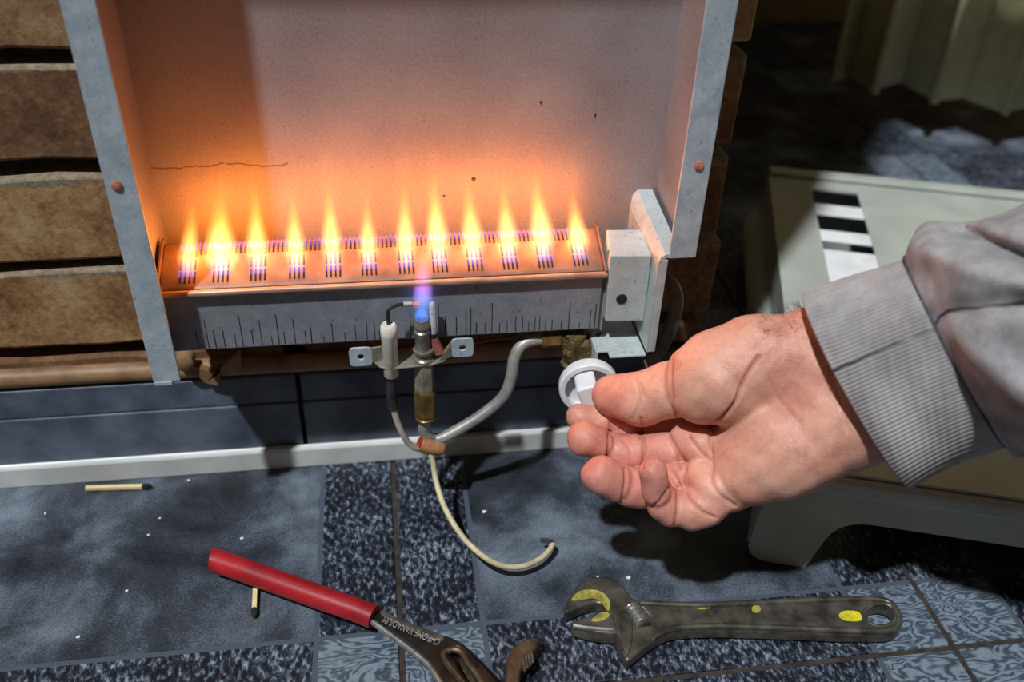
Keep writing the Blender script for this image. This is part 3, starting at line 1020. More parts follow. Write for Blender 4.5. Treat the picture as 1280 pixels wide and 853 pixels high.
# face plate around the louvre window
m = MB()
cbox(m, 0, wa0, 0, LEN, CH-TH, CH); cbox(m, wa1, WID, 0, LEN, CH-TH, CH)
cbox(m, wa0, wa1, 0, wb0, CH-TH, CH); cbox(m, wa0, wa1, wb1, LEN, CH-TH, CH)
m.build('face_plate', MT['enamel'], cv)
bars = [(255, 268), (287, 300), (311, 372), (380, 420)]
for y0, y1 in bars:
    b1 = uvz(1040, y0)[1]; b0 = uvz(1040, y1)[1]
    m = MB(); cbox(m, wa0-.0005, wa1+.0005, b0, b1, CH-.0022, CH-.0008)
    m.build('louvre_bar', MT['white_plastic'], cv, bevel=.0004)
# raised rim along the far edge and the sides
m = MB(); cbox(m, 0, WID, LEN-.012, LEN, CH, CH+.004); m.build('far_rim', MT['enamel'], cv, bevel=.0018, seg=3)
m = MB(); cbox(m, 0, TH, .0058, LEN, 0.002, CH-TH); m.build('side_panel', MT['enamel'], cv)
m = MB(); cbox(m, WID-TH, WID, 0, LEN, 0.002, CH-TH); m.build('side_panel', MT['enamel'], cv)
m = MB(); cbox(m, 0, WID, LEN-TH, LEN, 0.002, CH-TH); m.build('end_panel', MT['enamel'], cv)
m = MB().tube([C(-.002, LEN*.30, .030), C(-.002, LEN*.97, .030)], .011, 14); m.build('side_fold', MT['enamel'], cv, smooth=True)
# near end with the foot and the rounded cut-out


def fillet(pts, rad, n=5):
    out = []
    k = len(pts)
    for i in range(k):
        p = Vector(pts[i]); a = (Vector(pts[i-1])-p); b = (Vector(pts[(i+1) % k])-p)
        r = min(rad[i], a.length*.45, b.length*.45)
        p0, p1 = p+a.normalized()*r, p+b.normalized()*r
        for j in range(n+1):
            t = j/n
            out.append(p0*(1-t)**2+p*2*t*(1-t)+p1*t*t)
    return out


foot = fillet([(-.0155, .0005), (.0165, .0005), (.0255, .0380), (WID-.0255, .0380), (WID-.0165, .0005), (WID+.0155, .0005), (WID+.010, CH-.0005), (-.010, CH-.0005)], [.016, .001, .016, .016, .001, .016, .008, .008])
MB().prism([C(p.x, .004, p.y) for p in foot], uy*.0015).build('foot_panel', MT['enamel'], cv)
MB().prism([C(a, -.004, z) for a, z in [(-.012, .060), (-.010, CH-.002), (WID+.010, CH-.002), (WID+.012, .060)]], uy*.008).build('near_ridge', MT['enamel'], cv, bevel=.003, seg=3)
MB().prism([C(-.0155, .005, .012), C(-.012, .005, CH-.012), C(-.002, LEN*.3, CH-.012), C(-.002, LEN*.3, .012)], (0.0012, 0, 0)).build('side_gusset', MT['enamel'], cv)

# ------------------------------------------------------------------ matches
def match(p0, p1, label):
    e = empty('burnt_match', (p0+p1)/2, label, 'match')
    d = (p1-p0)
    s = d.cross(Vector((0, 0, 1))).normalized()*.00115
    u = Vector((0, 0, .0011))
    a, b = p0+Vector((0, 0, .0013)), p1+Vector((0, 0, .0013))
    m = MB().hexa([a-s-u, b-s-u, b+s-u, a+s-u, a-s+u, b-s+u, b+s+u, a+s+u])
    m.build('stick', MT['match'], e, bevel=.0002)
    t = d.normalized()
    MB().tube([b-t*.0005, b+t*.001, b+t*.0035, b+t*.0048], [.0012, .0017, .0015, .0006], 10).build('burnt_head', MT['char'], e, smooth=True)
    return e


match(atz(108, 612.5, .001), atz(179, 610.5, .001), 'spent wooden match lying along the white floor trim')
match(atz(320, 734, .001), atz(318.5, 764, .001), 'short burnt match sticking out from under the red plier handle')

# ------------------------------------------------------------------ adjustable wrench
def wp_(x, y, z=.0085): return atz(700+x*.34375, 700+y*.34375, z)


wr = empty('adjustable_wrench', atz(910, 785), 'dark steel adjustable wrench with yellow paint marks on the tiles', 'wrench')
body_px = [(16, 186), (22, 160), (45, 112), (90, 78), (140, 64), (190, 70), (230, 94), (255, 128), (285, 150), (350, 161), (500, 158), (700, 150), (900, 141), (1050, 136), (1150, 134), (1200, 146), (1233, 182), (1243, 222), (1232, 254), (1195, 268), (1050, 270), (850, 262), (600, 254), (450, 258), (385, 272), (335, 300), (290, 335), (246, 368), (226, 335), (206, 282), (196, 240), (186, 205), (165, 172), (138, 158), (110, 160), (70, 174), (30, 192)]
body = [wp_(*p) for p in body_px]
hole = [wp_(1165+52*math.cos(a), 202+36*math.sin(a)) for a in np.linspace(0, 2*math.pi, 28)[:-1]]
worm_hole = [wp_(*p) for p in ((236, 180), (258, 168), (300, 176), (328, 206), (326, 236), (290, 242), (256, 232))]
wb = plate('wrench_body', [smooth2(body, 3), hole, worm_hole], .0012, .0088, MT['tool'], wr, .0014)
# raised rims beside the recessed handle panel
for L in ([(290, 158), (500, 166), (700, 158), (900, 149), (1050, 144), (1140, 143), (1195, 155), (1224, 186), (1232, 220), (1222, 246), (1190, 258), (1050, 258), (850, 250), (600, 242), (450, 246), (385, 258), (340, 282)],):
    pts = spline([wp_(*p, .0089) for p in L], 6)
    MB().tube(pts, .0016, 10).build('handle_rim', MT['tool'], wb, smooth=True)
pts = [wp_(1165+58*math.cos(a), 202+42*math.sin(a), .0086) for a in np.linspace(0, 2*math.pi, 33)]
MB().tube(pts, .0011, 8).build('hanging_hole_rim', MT['tool'], wb, smooth=True)
jaw = [(42, 240), (60, 228), (110, 210), (150, 196), (182, 206), (200, 232), (208, 268), (200, 276), (150, 274), (100, 264), (60, 252)]
mj = plate('movable_jaw', [smooth2([wp_(*p) for p in jaw], 3)], .0018, .0104, MT['tool'], wr, .0012)
MB().tube(spline([wp_(*p, .0104) for p in ((48, 240), (100, 248), (150, 253), (196, 254))], 5), .0012, 8).build('bright_jaw_edge', MT['tool_bright'], mj, smooth=True)
slide = [(188, 150), (236, 150), (262, 236), (262, 300), (246, 352), (228, 330), (208, 280), (196, 235)]
plate('jaw_slide', [[wp_(*p) for p in slide]], .0030, .0102, MT['tool'], mj, .0008)
ws = MB()
a_, b_ = wp_(258, 176, .0072), wp_(306, 238, .0072)
n = 60
L = (b_-a_); axw = L.normalized(); s1 = axw.orthogonal().normalized(); s2 = axw.cross(s1)
prof = []
for i in range(41):
    t = i/40
    prof.append((t*L.length, .0040+.0008*math.sin(t*2*math.pi*4.5)))
ws.lathe(prof, a_, axw, 20)
ws.build('worm_screw', MT['tool_bright'], wr, smooth=True)
plate('paint_mark', [smooth2([wp_(*p) for p in ((1012, 204), (1034, 188), (1078, 190), (1092, 200), (1098, 216), (1082, 226), (1034, 222))], 3)], .0086, .00905, MT['yellow'], wr, .0001)
plate('paint_mark', [smooth2([wp_(*p) for p in ((42, 150), (70, 118), (120, 112), (160, 126), (182, 160), (176, 190), (160, 172), (130, 144), (90, 146))], 3)], .0087, .0092, MT['yellow_old'], wr, .0001)
plate('paint_mark', [smooth2([wp_(*p) for p in ((112, 232), (140, 206), (168, 200), (180, 214), (150, 232))], 3)], .0103, .0107, MT['yellow_old'], wr, .0001)
plate('paint_mark', [smooth2([wp_(*p) for p in ((700, 172), (722, 168), (730, 186), (714, 196), (698, 188))], 3)], .0086, .0090, MT['yellow_old'], wr, .0001)
plate('paint_mark', [smooth2([wp_(*p) for p in ((500, 168), (540, 166), (546, 178), (506, 182))], 3)], .0086, .0090, MT['yellow_old'], wr, .0001)

# ------------------------------------------------------------------ pliers
def pp_(x, y, z=.008): return atz(460+x*.1875, 753+y*.1875, z)


pl = empty('slip_joint_pliers', atz(560, 850), 'slip-joint pliers with red dipped handle and oily steel jaws', 'pliers')
gz = .011
grip = spline([atz(262, 701, gz), atz(275, 703, gz), atz(330, 722, gz), atz(400, 747, gz), atz(440, 761, gz), atz(468, 772, gz)], 6)
n = len(grip)
rs = []
for i in range(n):
    t = i/(n-1)
    r = .0060
    if t < .1: r = .0060*math.sqrt(max(.05, 1-(1-t/.1)**2))
    rs.append(r-.0004*t)
MB().tube(grip, rs, 18).build('red_grip', MT['red_grip'], pl, smooth=True)
arm = [(20, 128), (66, 80), (200, 138), (350, 198), (490, 244), (570, 272), (640, 310), (720, 390), (800, 470), (870, 560), (900, 680), (840, 800), (700, 840), (600, 760), (540, 640), (470, 533), (400, 440), (300, 350), (150, 232)]
slt = [pp_(*p) for p in ((545, 372), (560, 348), (592, 340), (618, 356), (628, 384), (690, 480), (730, 560), (700, 590), (660, 540), (590, 430))]
A1 = plate('upper_arm', [[pp_(*p) for p in arm], slt], .0050, .0120, MT['tool_dark'], pl, .0016)
MB().tube(spline([pp_(*p, .0118) for p in ((28, 132), (150, 222), (300, 334), (400, 420), (470, 520), (520, 610))], 5), .0014, 8).build('bright_edge', MT['tool_bright'], A1, smooth=True)
pad = [(84, 112), (100, 100), (200, 146), (350, 206), (480, 252), (506, 272), (504, 292), (480, 300), (380, 274), (240, 206), (110, 140)]
plate('raised_text_panel', [smooth2([pp_(*p) for p in pad], 3)], .0118, .0128, MT['tool'], A1, .0004)
# raised lettering
tc = bpy.data.curves.new('lettering', 'FONT')
tc.body = 'CHROME VANADIUM'
tc.size = .0052; tc.extrude = .0002; tc.space_character = 1.05
to = bpy.data.objects.new('tmp', tc); col.objects.link(to)
bpy.context.view_layer.update()
tme = bpy.data.meshes.new_from_object(to.evaluated_get(bpy.context.evaluated_depsgraph_get()))
bpy.data.objects.remove(to)
t0_, t1_ = pp_(486, 262, .0130), pp_(110, 108, .0130)
dx_ = (t1_-t0_); wdt = max(v.co.x for v in tme.vertices)
ex = dx_.normalized(); ey = Vector((0, 0, 1)).cross(ex)
sca = dx_.length/wdt
Mx = Matrix((ex*sca, ey*1.0, Vector((0, 0, 1)))).transposed().to_4x4()
Mx.translation = t0_-ey*.0009
tme.transform(Mx)
tme.materials.clear()
link('lettering', tme, MT['alu'], A1)
# slot liner, second arm and jaws (they go on below the frame)
MB().tube(spline([pp_(*p, .0122) for p in ((520, 330), (575, 318), (628, 340), (660, 400), (760, 540), (740, 600), (690, 610), (600, 500), (520, 400), (505, 352), (520, 330))], 5), .0016, 8).build('slot_rim', MT['tool_brown'], A1, smooth=True)
low = [(600, 400), (660, 420), (800, 540), (900, 640), (980, 720), (940, 900), (800, 880), (560, 900), (200, 980), (-400, 1120), (-420, 1060), (200, 880), (520, 760), (640, 640), (650, 540)]
B1 = plate('lower_arm', [[pp_(*p, .004) for p in low]], .0015, .0075, MT['tool_brown'], pl, .0012)
jawp = [(1000, 330), (1050, 296), (1110, 284), (1140, 300), (1135, 340), (1100, 380), (1070, 430), (1030, 480), (1010, 540), (1010, 700), (960, 820), (860, 800), (860, 700), (915, 560), (918, 470), (940, 380)]
J = plate('curved_jaw', [smooth2([pp_(*p, .006) for p in jawp], 2)], .0020, .0120, MT['tool_brown'], pl, .0012)
for k in range(4):
    a = pp_(1040+k*18, 425-k*18, .0118)
    MB().box((a.x-.0007, a.y-.003, .0112), (a.x+.0006, a.y+.003, .0128)).build('jaw_tooth', MT['tool'], J, bevel=.0003)
g2 = spline([pp_(-400, 1090, .009), pp_(-700, 1170, .009), pp_(-1100, 1300, .009)], 5)
MB().tube(g2, .006, 14).build('red_grip', MT['red_grip'], pl, smooth=True)
MB().lathe([(0, .0060), (.001, .0058), (.0022, .0040)], pp_(780, 650, .0120), (0, 0, 1), 16).build('pivot_bolt', MT['tool'], pl, smooth=True)

# ------------------------------------------------------------------ crumbs on the floor
CRUMBS = [(605, 641, .0011, 'white crumb on the cloudy tile inside the curl of the wire'), (786, 724, .0013, 'white crumb just above the head of the wrench'), (303, 674, .0009, 'pale crumb right above the end of the red plier handle'), (236, 602, .0009, 'white crumb near the trim, right of the spent match'),
          (200, 649, .0007, 'tiny crumb midway between the spent match and the red handle'), (98, 798, .0010, 'white crumb low on the left floor tile'), (159, 740, .0009, 'white crumb left of the short burnt match'), (57, 643, .0007, 'tiny crumb below the left end of the spent match'),
          (186, 670, .0007, 'tiny grey white crumb left of the red handle tip'), (747, 722, .0007, 'tiny crumb at the upper edge of the wrench jaw')]
for px, py, s, lab in CRUMBS:
    bm = bmesh.new(); bmesh.ops.create_icosphere(bm, subdivisions=1, radius=s)
    for v in bm.verts: v.co = Vector((v.co.x*random.uniform(.7, 1.5), v.co.y*random.uniform(.6, 1.2), v.co.z*random.uniform(.5, .9)))
    zmin = min(v.co.z for v in bm.verts)
    me = bpy.data.meshes.new('crumb'); bm.to_mesh(me); bm.free()
    me.materials.append(MT['crumb'])
    o = bpy.data.objects.new('plaster_crumb', me); col.objects.link(o)
    p = atz(px, py, 0); o.location = (p.x, p.y, -zmin)
    tag(o, lab, 'crumb', 'white crumbs scattered on the floor')

# ------------------------------------------------------------------ the person: hand (one continuous skin) and sleeve
pe = empty('person', atd(1040, 490, .38), 'forearm in a grey sweatshirt sleeve, bare hand turning the white knob', 'person')


def cm(px, py, d):              # camera-metric coordinates: right, up, depth
    return np.array([(px-640)/F*d, -(py-426.5)/F*d, d])


def cone(P, a, b, r1, r2):      # signed distance to a rounded cone
    ba = b-a
    l2 = ba@ba
    rr = r1-r2
    a2 = max(l2-rr*rr, 1e-12)
    il2 = 1/l2
    pa_ = P-a
    y = pa_@ba
    z = y-l2
    q = pa_*l2-y[..., None]*ba
    x2 = (q*q).sum(-1)
    y2 = y*y*l2; z2 = z*z*l2
    k = np.sign(rr)*rr*rr*x2
    d = (np.sqrt(x2*a2*il2)+y*rr)*il2-r1
    m1 = np.sign(z)*a2*z2 > k
    m2 = np.sign(y)*a2*y2 < k
    d = np.where(m2, np.sqrt(x2+y2)*il2-r1, d)
    d = np.where(m1, np.sqrt(x2+z2)*il2-r2, d)
    return d


def smin(a, b, k):
    h = np.clip(.5+.5*(b-a)/k, 0, 1)
    return b*(1-h)+a*h-k*h*(1-h)


# chains of (px, py, camera depth, radius in px); every phalanx carries its own pad so that the folds lie between pads
THUMB = [(766, 494, .430, 26), (803, 499, .420, 32), (836, 488, .411, 36)]
THENAR = [(882, 478, .400, 52), (905, 470, .396, 57), (945, 450, .392, 53), (1005, 443, .388, 52)]
THCORE = [(820, 490, .418, 28), (870, 480, .408, 34), (930, 470, .402, 36)]
CORES = [[(905, 540, .414, 26), (820, 535, .437, 19), (772, 528, .443, 17), (728, 521, .441, 13)],
         [(905, 565, .411, 27), (828, 563, .429, 20), (776, 562, .430, 19), (736, 549, .425, 17)],
         [(905, 592, .405, 27), (838, 602, .419, 20), (790, 606, .419, 20), (756, 595, .412, 18)],
         [(915, 612, .399, 28), (864, 634, .406, 20), (832, 625, .403, 15), (819, 592, .394, 13)]]
PADS = [[[(852, 536, .428, 19), (818, 535, .434, 20)], [(790, 535, .437, 19), (774, 531, .439, 19)], [(752, 527, .438, 18), (725, 521, .437, 17.5)]],
        [[(842, 563, .419, 23), (816, 563, .424, 22)], [(794, 565, .425, 22), (772, 565, .425, 21)], [(746, 554, .421, 21), (731, 549, .419, 23)]],
        [[(856, 598, .409, 19), (838, 600, .413, 19)], [(803, 612, .415, 24), (789, 610, .414, 24)], [(768, 603, .410, 24), (751, 594, .406, 24.5)]],
        [[(886, 630, .399, 27), (864, 637, .401, 27)], [(840, 637, .401, 23), (829, 632, .399, 21)], [(820, 616, .394, 18), (817, 590, .389, 18)]]]
PALMPADS = [[(856, 547, .415, 19), (876, 558, .409, 25)], [(874, 592, .404, 18), (892, 612, .398, 26)]]
HYPO = [(940, 586, .395, 46), (985, 556, .391, 58), (1052, 517, .386, 58), (1120, 490, .376, 60)]
MID = [(922, 560, .409, 38), (970, 520, .403, 48), (1040, 478, .391, 50), (1130, 440, .374, 54)]
ARM = [(1005, 441, .388, 50), (1090, 408, .374, 56), (1180, 372, .356, 60)]
ARM2 = [(1052, 515, .386, 56), (1130, 480, .372, 58), (1210, 440, .354, 60)]


def chain(P, L, k):
    d = None
    for (p, q) in zip(L[:-1], L[1:]):
        e = cone(P, cm(*p[:3]), cm(*q[:3]), p[3]*p[2]/F, q[3]*q[2]/F)
        d = e if d is None else smin(d, e, k)
    return d


def hand_sdf(P):
    palm = smin(chain(P, MID, .010), chain(P, HYPO, .010), .010)
    palm = smin(palm, chain(P, ARM, .010), .016)
    palm = smin(palm, chain(P, ARM2, .010), .016)
    th = smin(chain(P, THUMB, .004), chain(P, THCORE, .004), .003)
    th = smin(th, chain(P, THENAR, .006), .0016)
    D = smin(palm, th, .0040)
    fg = None
    for core, pads in zip(CORES, PADS):
        f_ = chain(P, core, .003)
        for pd_ in pads: f_ = smin(f_, chain(P, pd_, .001), .0011)
        fg = f_ if fg is None else smin(fg, f_, .0006)
    for pd_ in PALMPADS: fg = smin(fg, chain(P, pd_, .001), .0012)
    return smin(D, fg, .0022)


res = .00064
lo3 = np.array([cm(690, 426, .43)[0], cm(640, 690, .40)[1], .352])
hi3 = np.array([cm(1165, 426, .372)[0], cm(640, 365, .42)[1], .464])
CS = 4                          # coarse pass first, then only the cells near the skin
nc = np.ceil((hi3-lo3)/(res*CS)).astype(int)
gc = [lo3[i]+res*CS*(np.arange(nc[i])+.5-.5/CS) for i in range(3)]
Dc = hand_sdf(np.stack(np.meshgrid(*gc, indexing='ij'), -1))
D = np.repeat(np.repeat(np.repeat(Dc, CS, 0), CS, 1), CS, 2)
near = np.argwhere(np.abs(D) < res*CS*1.9)
D[near[:, 0], near[:, 1], near[:, 2]] = hand_sdf(lo3+res*near)


def surface_nets(D, lo_, res):
    s = D < 0
    nx, ny, nz = D.shape
    acc = np.zeros((nx-1, ny-1, nz-1, 3)); cnt = np.zeros((nx-1, ny-1, nz-1))
    base = [np.arange(n-1) for n in D.shape]
    for ax in range(3):
        for da in (0, 1):
            for db in (0, 1):
                o0 = [0, 0, 0]; oth_ = [i for i in range(3) if i != ax]
                o0[oth_[0]] = da; o0[oth_[1]] = db
                o1 = list(o0); o1[ax] = 1
                A = D[o0[0]:o0[0]+nx-1, o0[1]:o0[1]+ny-1, o0[2]:o0[2]+nz-1]
                B = D[o1[0]:o1[0]+nx-1, o1[1]:o1[1]+ny-1, o1[2]:o1[2]+nz-1]
                m = (A < 0) != (B < 0)
                t = np.where(m, A/np.where(m, A-B, 1), 0)
                for c in range(3):
                    acc[..., c] += np.where(m, (t if c == ax else o0[c]), 0)
                cnt += m
    on = cnt > 0
    idx = -np.ones(on.shape, int); idx[on] = np.arange(on.sum())
    ijk = np.argwhere(on)
    V = lo_+res*(ijk+acc[on]/cnt[on][:, None])
    faces = []
    for ax in range(3):
        o_ = [i for i in range(3) if i != ax]
        sl0 = [slice(1, -1)]*3; sl0[ax] = slice(0, -1)
        sl1 = [slice(1, -1)]*3; sl1[ax] = slice(1, None)
        A, B = s[tuple(sl0)], s[tuple(sl1)]
        e = np.argwhere(A != B)
        flip = A[A != B]
        for k in o_: e[:, k] += 1
        def cell(du, dv):
            q = e.copy(); q[:, o_[0]] -= du; q[:, o_[1]] -= dv
            return idx[q[:, 0], q[:, 1], q[:, 2]]
        quad = np.stack([cell(1, 1), cell(0, 1), cell(0, 0), cell(1, 0)], 1)
        fl_ = flip if ax != 1 else ~flip
        quad[~fl_] = quad[~fl_][:, ::-1]
        faces.append(quad)
    return V, np.concatenate(faces)


V, Q = surface_nets(D, lo3, res)
ok = (Q >= 0).all(1); Q = Q[ok]
# keep the one connected skin
lab_ = np.arange(len(V))
while True:
    mn = lab_[Q].min(1)
    new = lab_.copy()
    for k in range(4): np.minimum.at(new, Q[:, k], mn)
    new = new[new]
    if (new == lab_).all(): break
    lab_ = new
main_ = np.bincount(lab_).argmax()
keep = lab_ == main_
Q = Q[keep[Q].all(1)]
remap = np.cumsum(keep)-1
V = V[keep]; Q = remap[Q]


def relax(V, Q, it=2, lam=.5):
    E = np.concatenate([Q[:, [0, 1]], Q[:, [1, 2]], Q[:, [2, 3]], Q[:, [3, 0]]])
    for _ in range(it):
        acc = np.zeros_like(V); c = np.zeros(len(V))
        np.add.at(acc, E[:, 0], V[E[:, 1]]); np.add.at(c, E[:, 0], 1)
        np.add.at(acc, E[:, 1], V[E[:, 0]]); np.add.at(c, E[:, 1], 1)
        V = V*(1-lam)+lam*acc/np.maximum(c, 1)[:, None]
    return V


V = relax(V, Q, 2)
# skin creases: grooves pressed into the palm side along drawn lines
CREASES = [
    ([(948, 446), (934, 468), (926, 486), (918, 505), (902, 524), (888, 532)], 2.4, .0020),   # thenar fold
    ([(840, 444), (838, 470), (840, 500), (846, 522)], 2.2, .0014),                           # thumb base fold
    ([(795, 470), (799, 500), (790, 524)], 2.5, .0004),
    ([(861, 545), (872, 560), (886, 575)], 2.5, .0009),
    ([(888, 545), (890, 575), (893, 605), (905, 622), (918, 632)], 2.4, .0011),               # heart line to the little finger
    ([(836, 545), (846, 565), (850, 585)], 2.2, .0010),
    ([(804, 543), (805, 566), (803, 586)], 2.0, .0010),
    ([(762, 541), (761, 558), (759, 572)], 2.0, .0010),
    ([(781, 586), (782, 605), (778, 624)], 2.0, .0010),
    ([(846, 610), (847, 635), (843, 658)], 2.0, .0012),
    ([(816, 634), (826, 626), (836, 610)], 2.0, .0010),
    ([(801, 524), (803, 536), (800, 548)], 2.0, .0008),
    ([(838, 584), (846, 600), (853, 614)], 1.8, .0006),
    ([(763, 527), (764, 538), (760, 546)], 1.8, .0007),
    ([(776, 549), (786, 560), (788, 576)], 1.6, .0003),
    ([(858, 583), (855, 600), (862, 622), (878, 640), (894, 648)], 2.0, .0009),
    ([(800, 480), (806, 496)], 1.8, .0003),
    ([(1015, 420), (1040, 470), (1062, 540)], 3.0, .0003),
    ([(960, 470), (975, 500), (1000, 530)], 3.5, .0003),
]
nrm = np.zeros_like(V)
fn = np.cross(V[Q[:, 2]]-V[Q[:, 0]], V[Q[:, 3]]-V[Q[:, 1]])
for k in range(4): np.add.at(nrm, Q[:, k], fn)
nrm /= np.linalg.norm(nrm, axis=1)[:, None]+1e-12
if (nrm[:, 2]*(V[:, 2]-V[:, 2].mean())).mean() < 0: nrm = -nrm
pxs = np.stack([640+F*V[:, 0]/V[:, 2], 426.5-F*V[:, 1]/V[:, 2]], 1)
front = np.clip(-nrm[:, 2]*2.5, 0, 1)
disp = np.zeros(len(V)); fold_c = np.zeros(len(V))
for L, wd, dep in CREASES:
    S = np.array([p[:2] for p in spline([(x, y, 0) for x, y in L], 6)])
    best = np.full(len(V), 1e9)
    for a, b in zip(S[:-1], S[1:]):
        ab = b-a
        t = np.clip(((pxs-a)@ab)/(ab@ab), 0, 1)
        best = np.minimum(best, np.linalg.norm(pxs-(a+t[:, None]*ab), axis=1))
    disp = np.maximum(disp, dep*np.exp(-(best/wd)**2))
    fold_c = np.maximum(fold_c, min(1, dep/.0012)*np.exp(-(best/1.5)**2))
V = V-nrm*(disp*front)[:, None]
# gentle unevenness of the flesh
V = V+nrm*(.00022*(np.sin(V[:, 0]*420)*np.sin(V[:, 1]*510+1)+np.sin(V[:, 0]*240+V[:, 1]*310)))[:, None]
RU = np.array([list(rt), list(up), list(fw)])
W = V@RU+np.array(list(EYE))
me = bpy.data.meshes.new('hand')
me.from_pydata(W.tolist(), [], Q.tolist())
bm = bmesh.new(); bm.from_mesh(me)
bmesh.ops.recalc_face_normals(bm, faces=bm.faces)
bm.to_mesh(me); bm.free()
me.polygons.foreach_set('use_smooth', [True]*len(me.polygons))
fl_at = me.attributes.new('flush', 'FLOAT', 'POINT')     # fingers and pads are pinker than the palm
pxd = np.stack([640+F*V[:, 0]/V[:, 2], 426.5-F*V[:, 1]/V[:, 2]], 1)
fa_ = 1/(1+np.exp(-(868-pxd[:, 0]-.15*(pxd[:, 1]-560))/14))*(1/(1+np.exp(-(pxd[:, 1]-526)/5)))
fa_ = np.maximum(fa_, .8*np.exp(-((pxd[:, 0]-748)/26)**2-((pxd[:, 1]-498)/26)**2))
fa_ = np.maximum(fa_, .55*np.exp(-((pxd[:, 0]-985)/30)**2-((pxd[:, 1]-500)/34)**2))
fl_at.data.foreach_set('value', fa_.astype(np.float32))
cr_at = me.attributes.new('crease', 'FLOAT', 'POINT')    # skin colour darker and redder along the folds
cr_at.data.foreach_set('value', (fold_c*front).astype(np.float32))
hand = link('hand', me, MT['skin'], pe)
hand['label'] = 'bare right hand, thumb and fingers closed on the knob'

# sleeve: lofted tube in the direction of the arm
STN = [  # top px, bottom px, depth, half thickness, lean of the near side
    ((1004, 367), (1139, 611), .380, .030, 15), ((1032, 358), (1154, 603), .376, .032, 14), ((1066, 346), (1192, 583), .371, .033, 12), ((1100, 334), (1226, 568), .365, .034, 10), ((1131, 322), (1257, 557), .360, .034, 8)]
STS = [((1131, 320), (1257, 558), .360, .0345, 8), ((1141, 297), (1264, 566), .358, .038, 8), ((1160, 282), (1276, 572), .355, .042, 8), ((1196, 276), (1300, 580), .350, .045, 6), ((1250, 262), (1340, 588), .344, .047, 4), ((1330, 228), (1420, 600), .334, .050, 0), ((1450, 180), (1560, 610), .320, .053, 0), ((1600, 120), (1720, 600), .302, .055, 0)]


def loft(st, t):
    s = [(np.array(a, float), np.array(b, float), d, h_, l_) for a, b, d, h_, l_ in st]
    x = t*(len(s)-1); i = min(int(x), len(s)-2); u = x-i
    def cr(k):
        g = lambda j: s[max(0, min(len(s)-1, j))][k]
        p0, p1, p2, p3 = g(i-1), g(i), g(i+1), g(i+2)
        if i == 0: p0 = p1*2-p2
        if i == len(s)-2: p3 = p2*2-p1
        return .5*((2*p1)+(p2-p0)*u+(2*p0-5*p1+4*p2-p3)*u*u+(3*p1-p0-3*p2+p3)*u**3)
    return [cr(k) for k in range(5)]


def sleeve_point(st, t, th, off=0.0):
    T_, B_, d, hb, lean = loft(st, t)
    c = (T_+B_)/2; a = (T_-B_)/2
    ca, sa = math.cos(th), math.sin(th)
    al = np.linalg.norm(a); an = a/al
    perp = np.array([an[1], -an[0]])         # towards the hand
    if perp[0] > 0: perp = -perp
    k = 1+off/(al*d/F)
    q = c+a*ca*k+perp*lean*max(sa, 0)
    dd = d-hb*sa*(1+off/hb)
    return q, dd


def sleeve_mesh(st, nt_, nth, rib=None, fold=None):
    vs = []
    for i in range(nt_+1):
        t = i/nt_
        for j in range(nth):
            th = 2*math.pi*j/nth
            off = 0
            if rib: off += rib(t, th)
            q, dd = sleeve_point(st, t, th, off)
            if fold: dd -= fold(q[0], q[1], math.sin(th))
            vs.append(EYE+(fw+rt*((q[0]-640)/F)-up*((q[1]-426.5)/F))*dd)
    fs_ = []
    for i in range(nt_):
        for j in range(nth):
            j2 = (j+1) % nth
            fs_.append((i*nth+j, i*nth+j2, (i+1)*nth+j2, (i+1)*nth+j))
    return MB().add(vs, fs_)


NR = 54
m = sleeve_mesh(STN, 40, 1000, rib=lambda t, th: .00034*math.cos(math.pi*NR*math.cos(th))*min(1, t*12+.2)*min(1, (1-t)*12+.2)+.0006*math.sin(th*3+t*5))
cf = m.build('ribbed_cuff', MT['cuff'], pe, smooth=True)
so = cf.modifiers.new('thick', 'SOLIDIFY'); so.thickness = .0016; so.offset = -1


def bumpline(x, y, L, wd):
    best = 1e9
    for a, b in zip(L[:-1], L[1:]):
        ab = (b[0]-a[0], b[1]-a[1])
        t = max(0, min(1, ((x-a[0])*ab[0]+(y-a[1])*ab[1])/(ab[0]**2+ab[1]**2)))
        best = min(best, math.hypot(x-a[0]-t*ab[0], y-a[1]-t*ab[1]))
    return math.exp(-(best/wd)**2)


def fold(x, y, s):
    if s < 0: return 0
    s = min(1, s*3)
    f_ = -.0075*bumpline(x, y, [(1206, 288), (1240, 305), (1290, 326), (1400, 350)], 9)
    f_ += .0055*bumpline(x, y, [(1165, 310), (1210, 330), (1280, 352), (1400, 380)], 20)
    f_ -= .0035*bumpline(x, y, [(1180, 395), (1230, 385), (1300, 378)], 16)
    f_ += .0030*bumpline(x, y, [(1225, 450), (1270, 490), (1330, 520)], 22)
    f_ -= .0030*bumpline(x, y, [(1240, 520), (1290, 535), (1350, 545)], 10)
    return f_*s


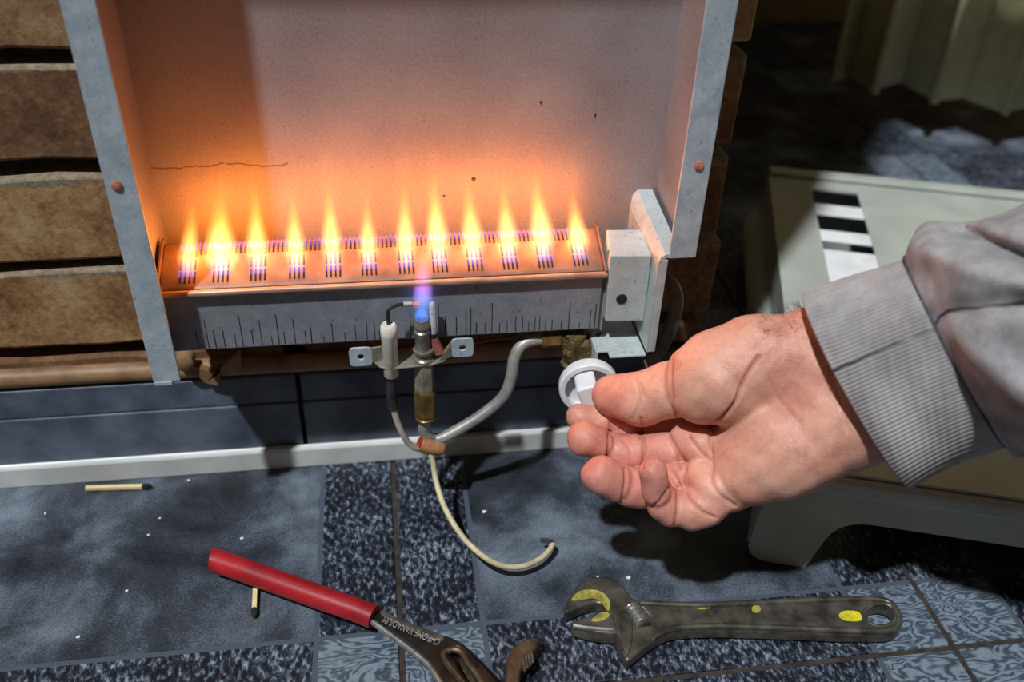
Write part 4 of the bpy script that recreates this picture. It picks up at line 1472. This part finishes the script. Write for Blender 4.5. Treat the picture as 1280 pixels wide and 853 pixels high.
m = sleeve_mesh(STS, 90, 220, rib=lambda t, th: .0012*math.sin(th*4+t*9)*min(1, t*5)+.0008*math.sin(th*7-t*14)*min(1, t*5), fold=fold)
sl = m.build('sleeve', MT['sleeve'], pe, smooth=True)
so = sl.modifiers.new('thick', 'SOLIDIFY'); so.thickness = .0018; so.offset = -1
# seams


def seam(st, th, t0, t1, n, name, r, parent, off=.0002, useff=None):
    pts = []
    for i in range(n+1):
        t = t0+(t1-t0)*i/n
        q, dd = sleeve_point(st, t, th+.004*math.sin(i*.7), off)
        if useff: dd -= useff(q[0], q[1], math.sin(th))
        pts.append(EYE+(fw+rt*((q[0]-640)/F)-up*((q[1]-426.5)/F))*dd)
    MB().tube(pts, r, 6).build(name, MT['thread'], parent, smooth=True)


seam(STN, math.acos(.27), .0, 1, 40, 'cuff_seam', .00035, cf)
seam(STS, math.acos(.30), .04, .8, 60, 'sleeve_seam', .0005, sl, .0006, fold)
pts = []
for i in range(121):
    th = 2*math.pi*i/120
    q, dd = sleeve_point(STN, 1.0, th, .0001)
    pts.append(EYE+(fw+rt*((q[0]-640)/F)-up*((q[1]-426.5)/F))*dd)
MB().tube(pts, .0008, 6).build('cuff_joint_seam', MT['thread'], sl, smooth=True)

# dark hairs at the edge of the wrist
hm = MB()
for i in range(75):
    px, py = random.uniform(952, 1008), 0
    py = 400-(px-952)*.25+random.choice((random.uniform(-10, 2), random.uniform(-10, 2), random.uniform(0, 26)))
    # nearest skin vertex to that pixel on the front
    k = np.argmin((pxs[:, 0]-px)**2+(pxs[:, 1]-py)**2+np.where(nrm[:, 2] > .2, 1e6, 0))
    a = Vector(W[k]); nv = Vector((nrm[k]@RU).tolist())
    dr = (rt*random.uniform(-.8, .3)+up*random.uniform(-.5, .7)+nv*.7).normalized()
    L = random.uniform(.003, .006)
    hm.tube([a, a+dr*L*.5, a+dr*L+(rt*random.uniform(-1, 1)-up*.5)*L*.35], [.00007, .00006, .00003], 3, False)
o = hm.build('wrist_hair', MT['hair'], hand); tag(o, kind='stuff')
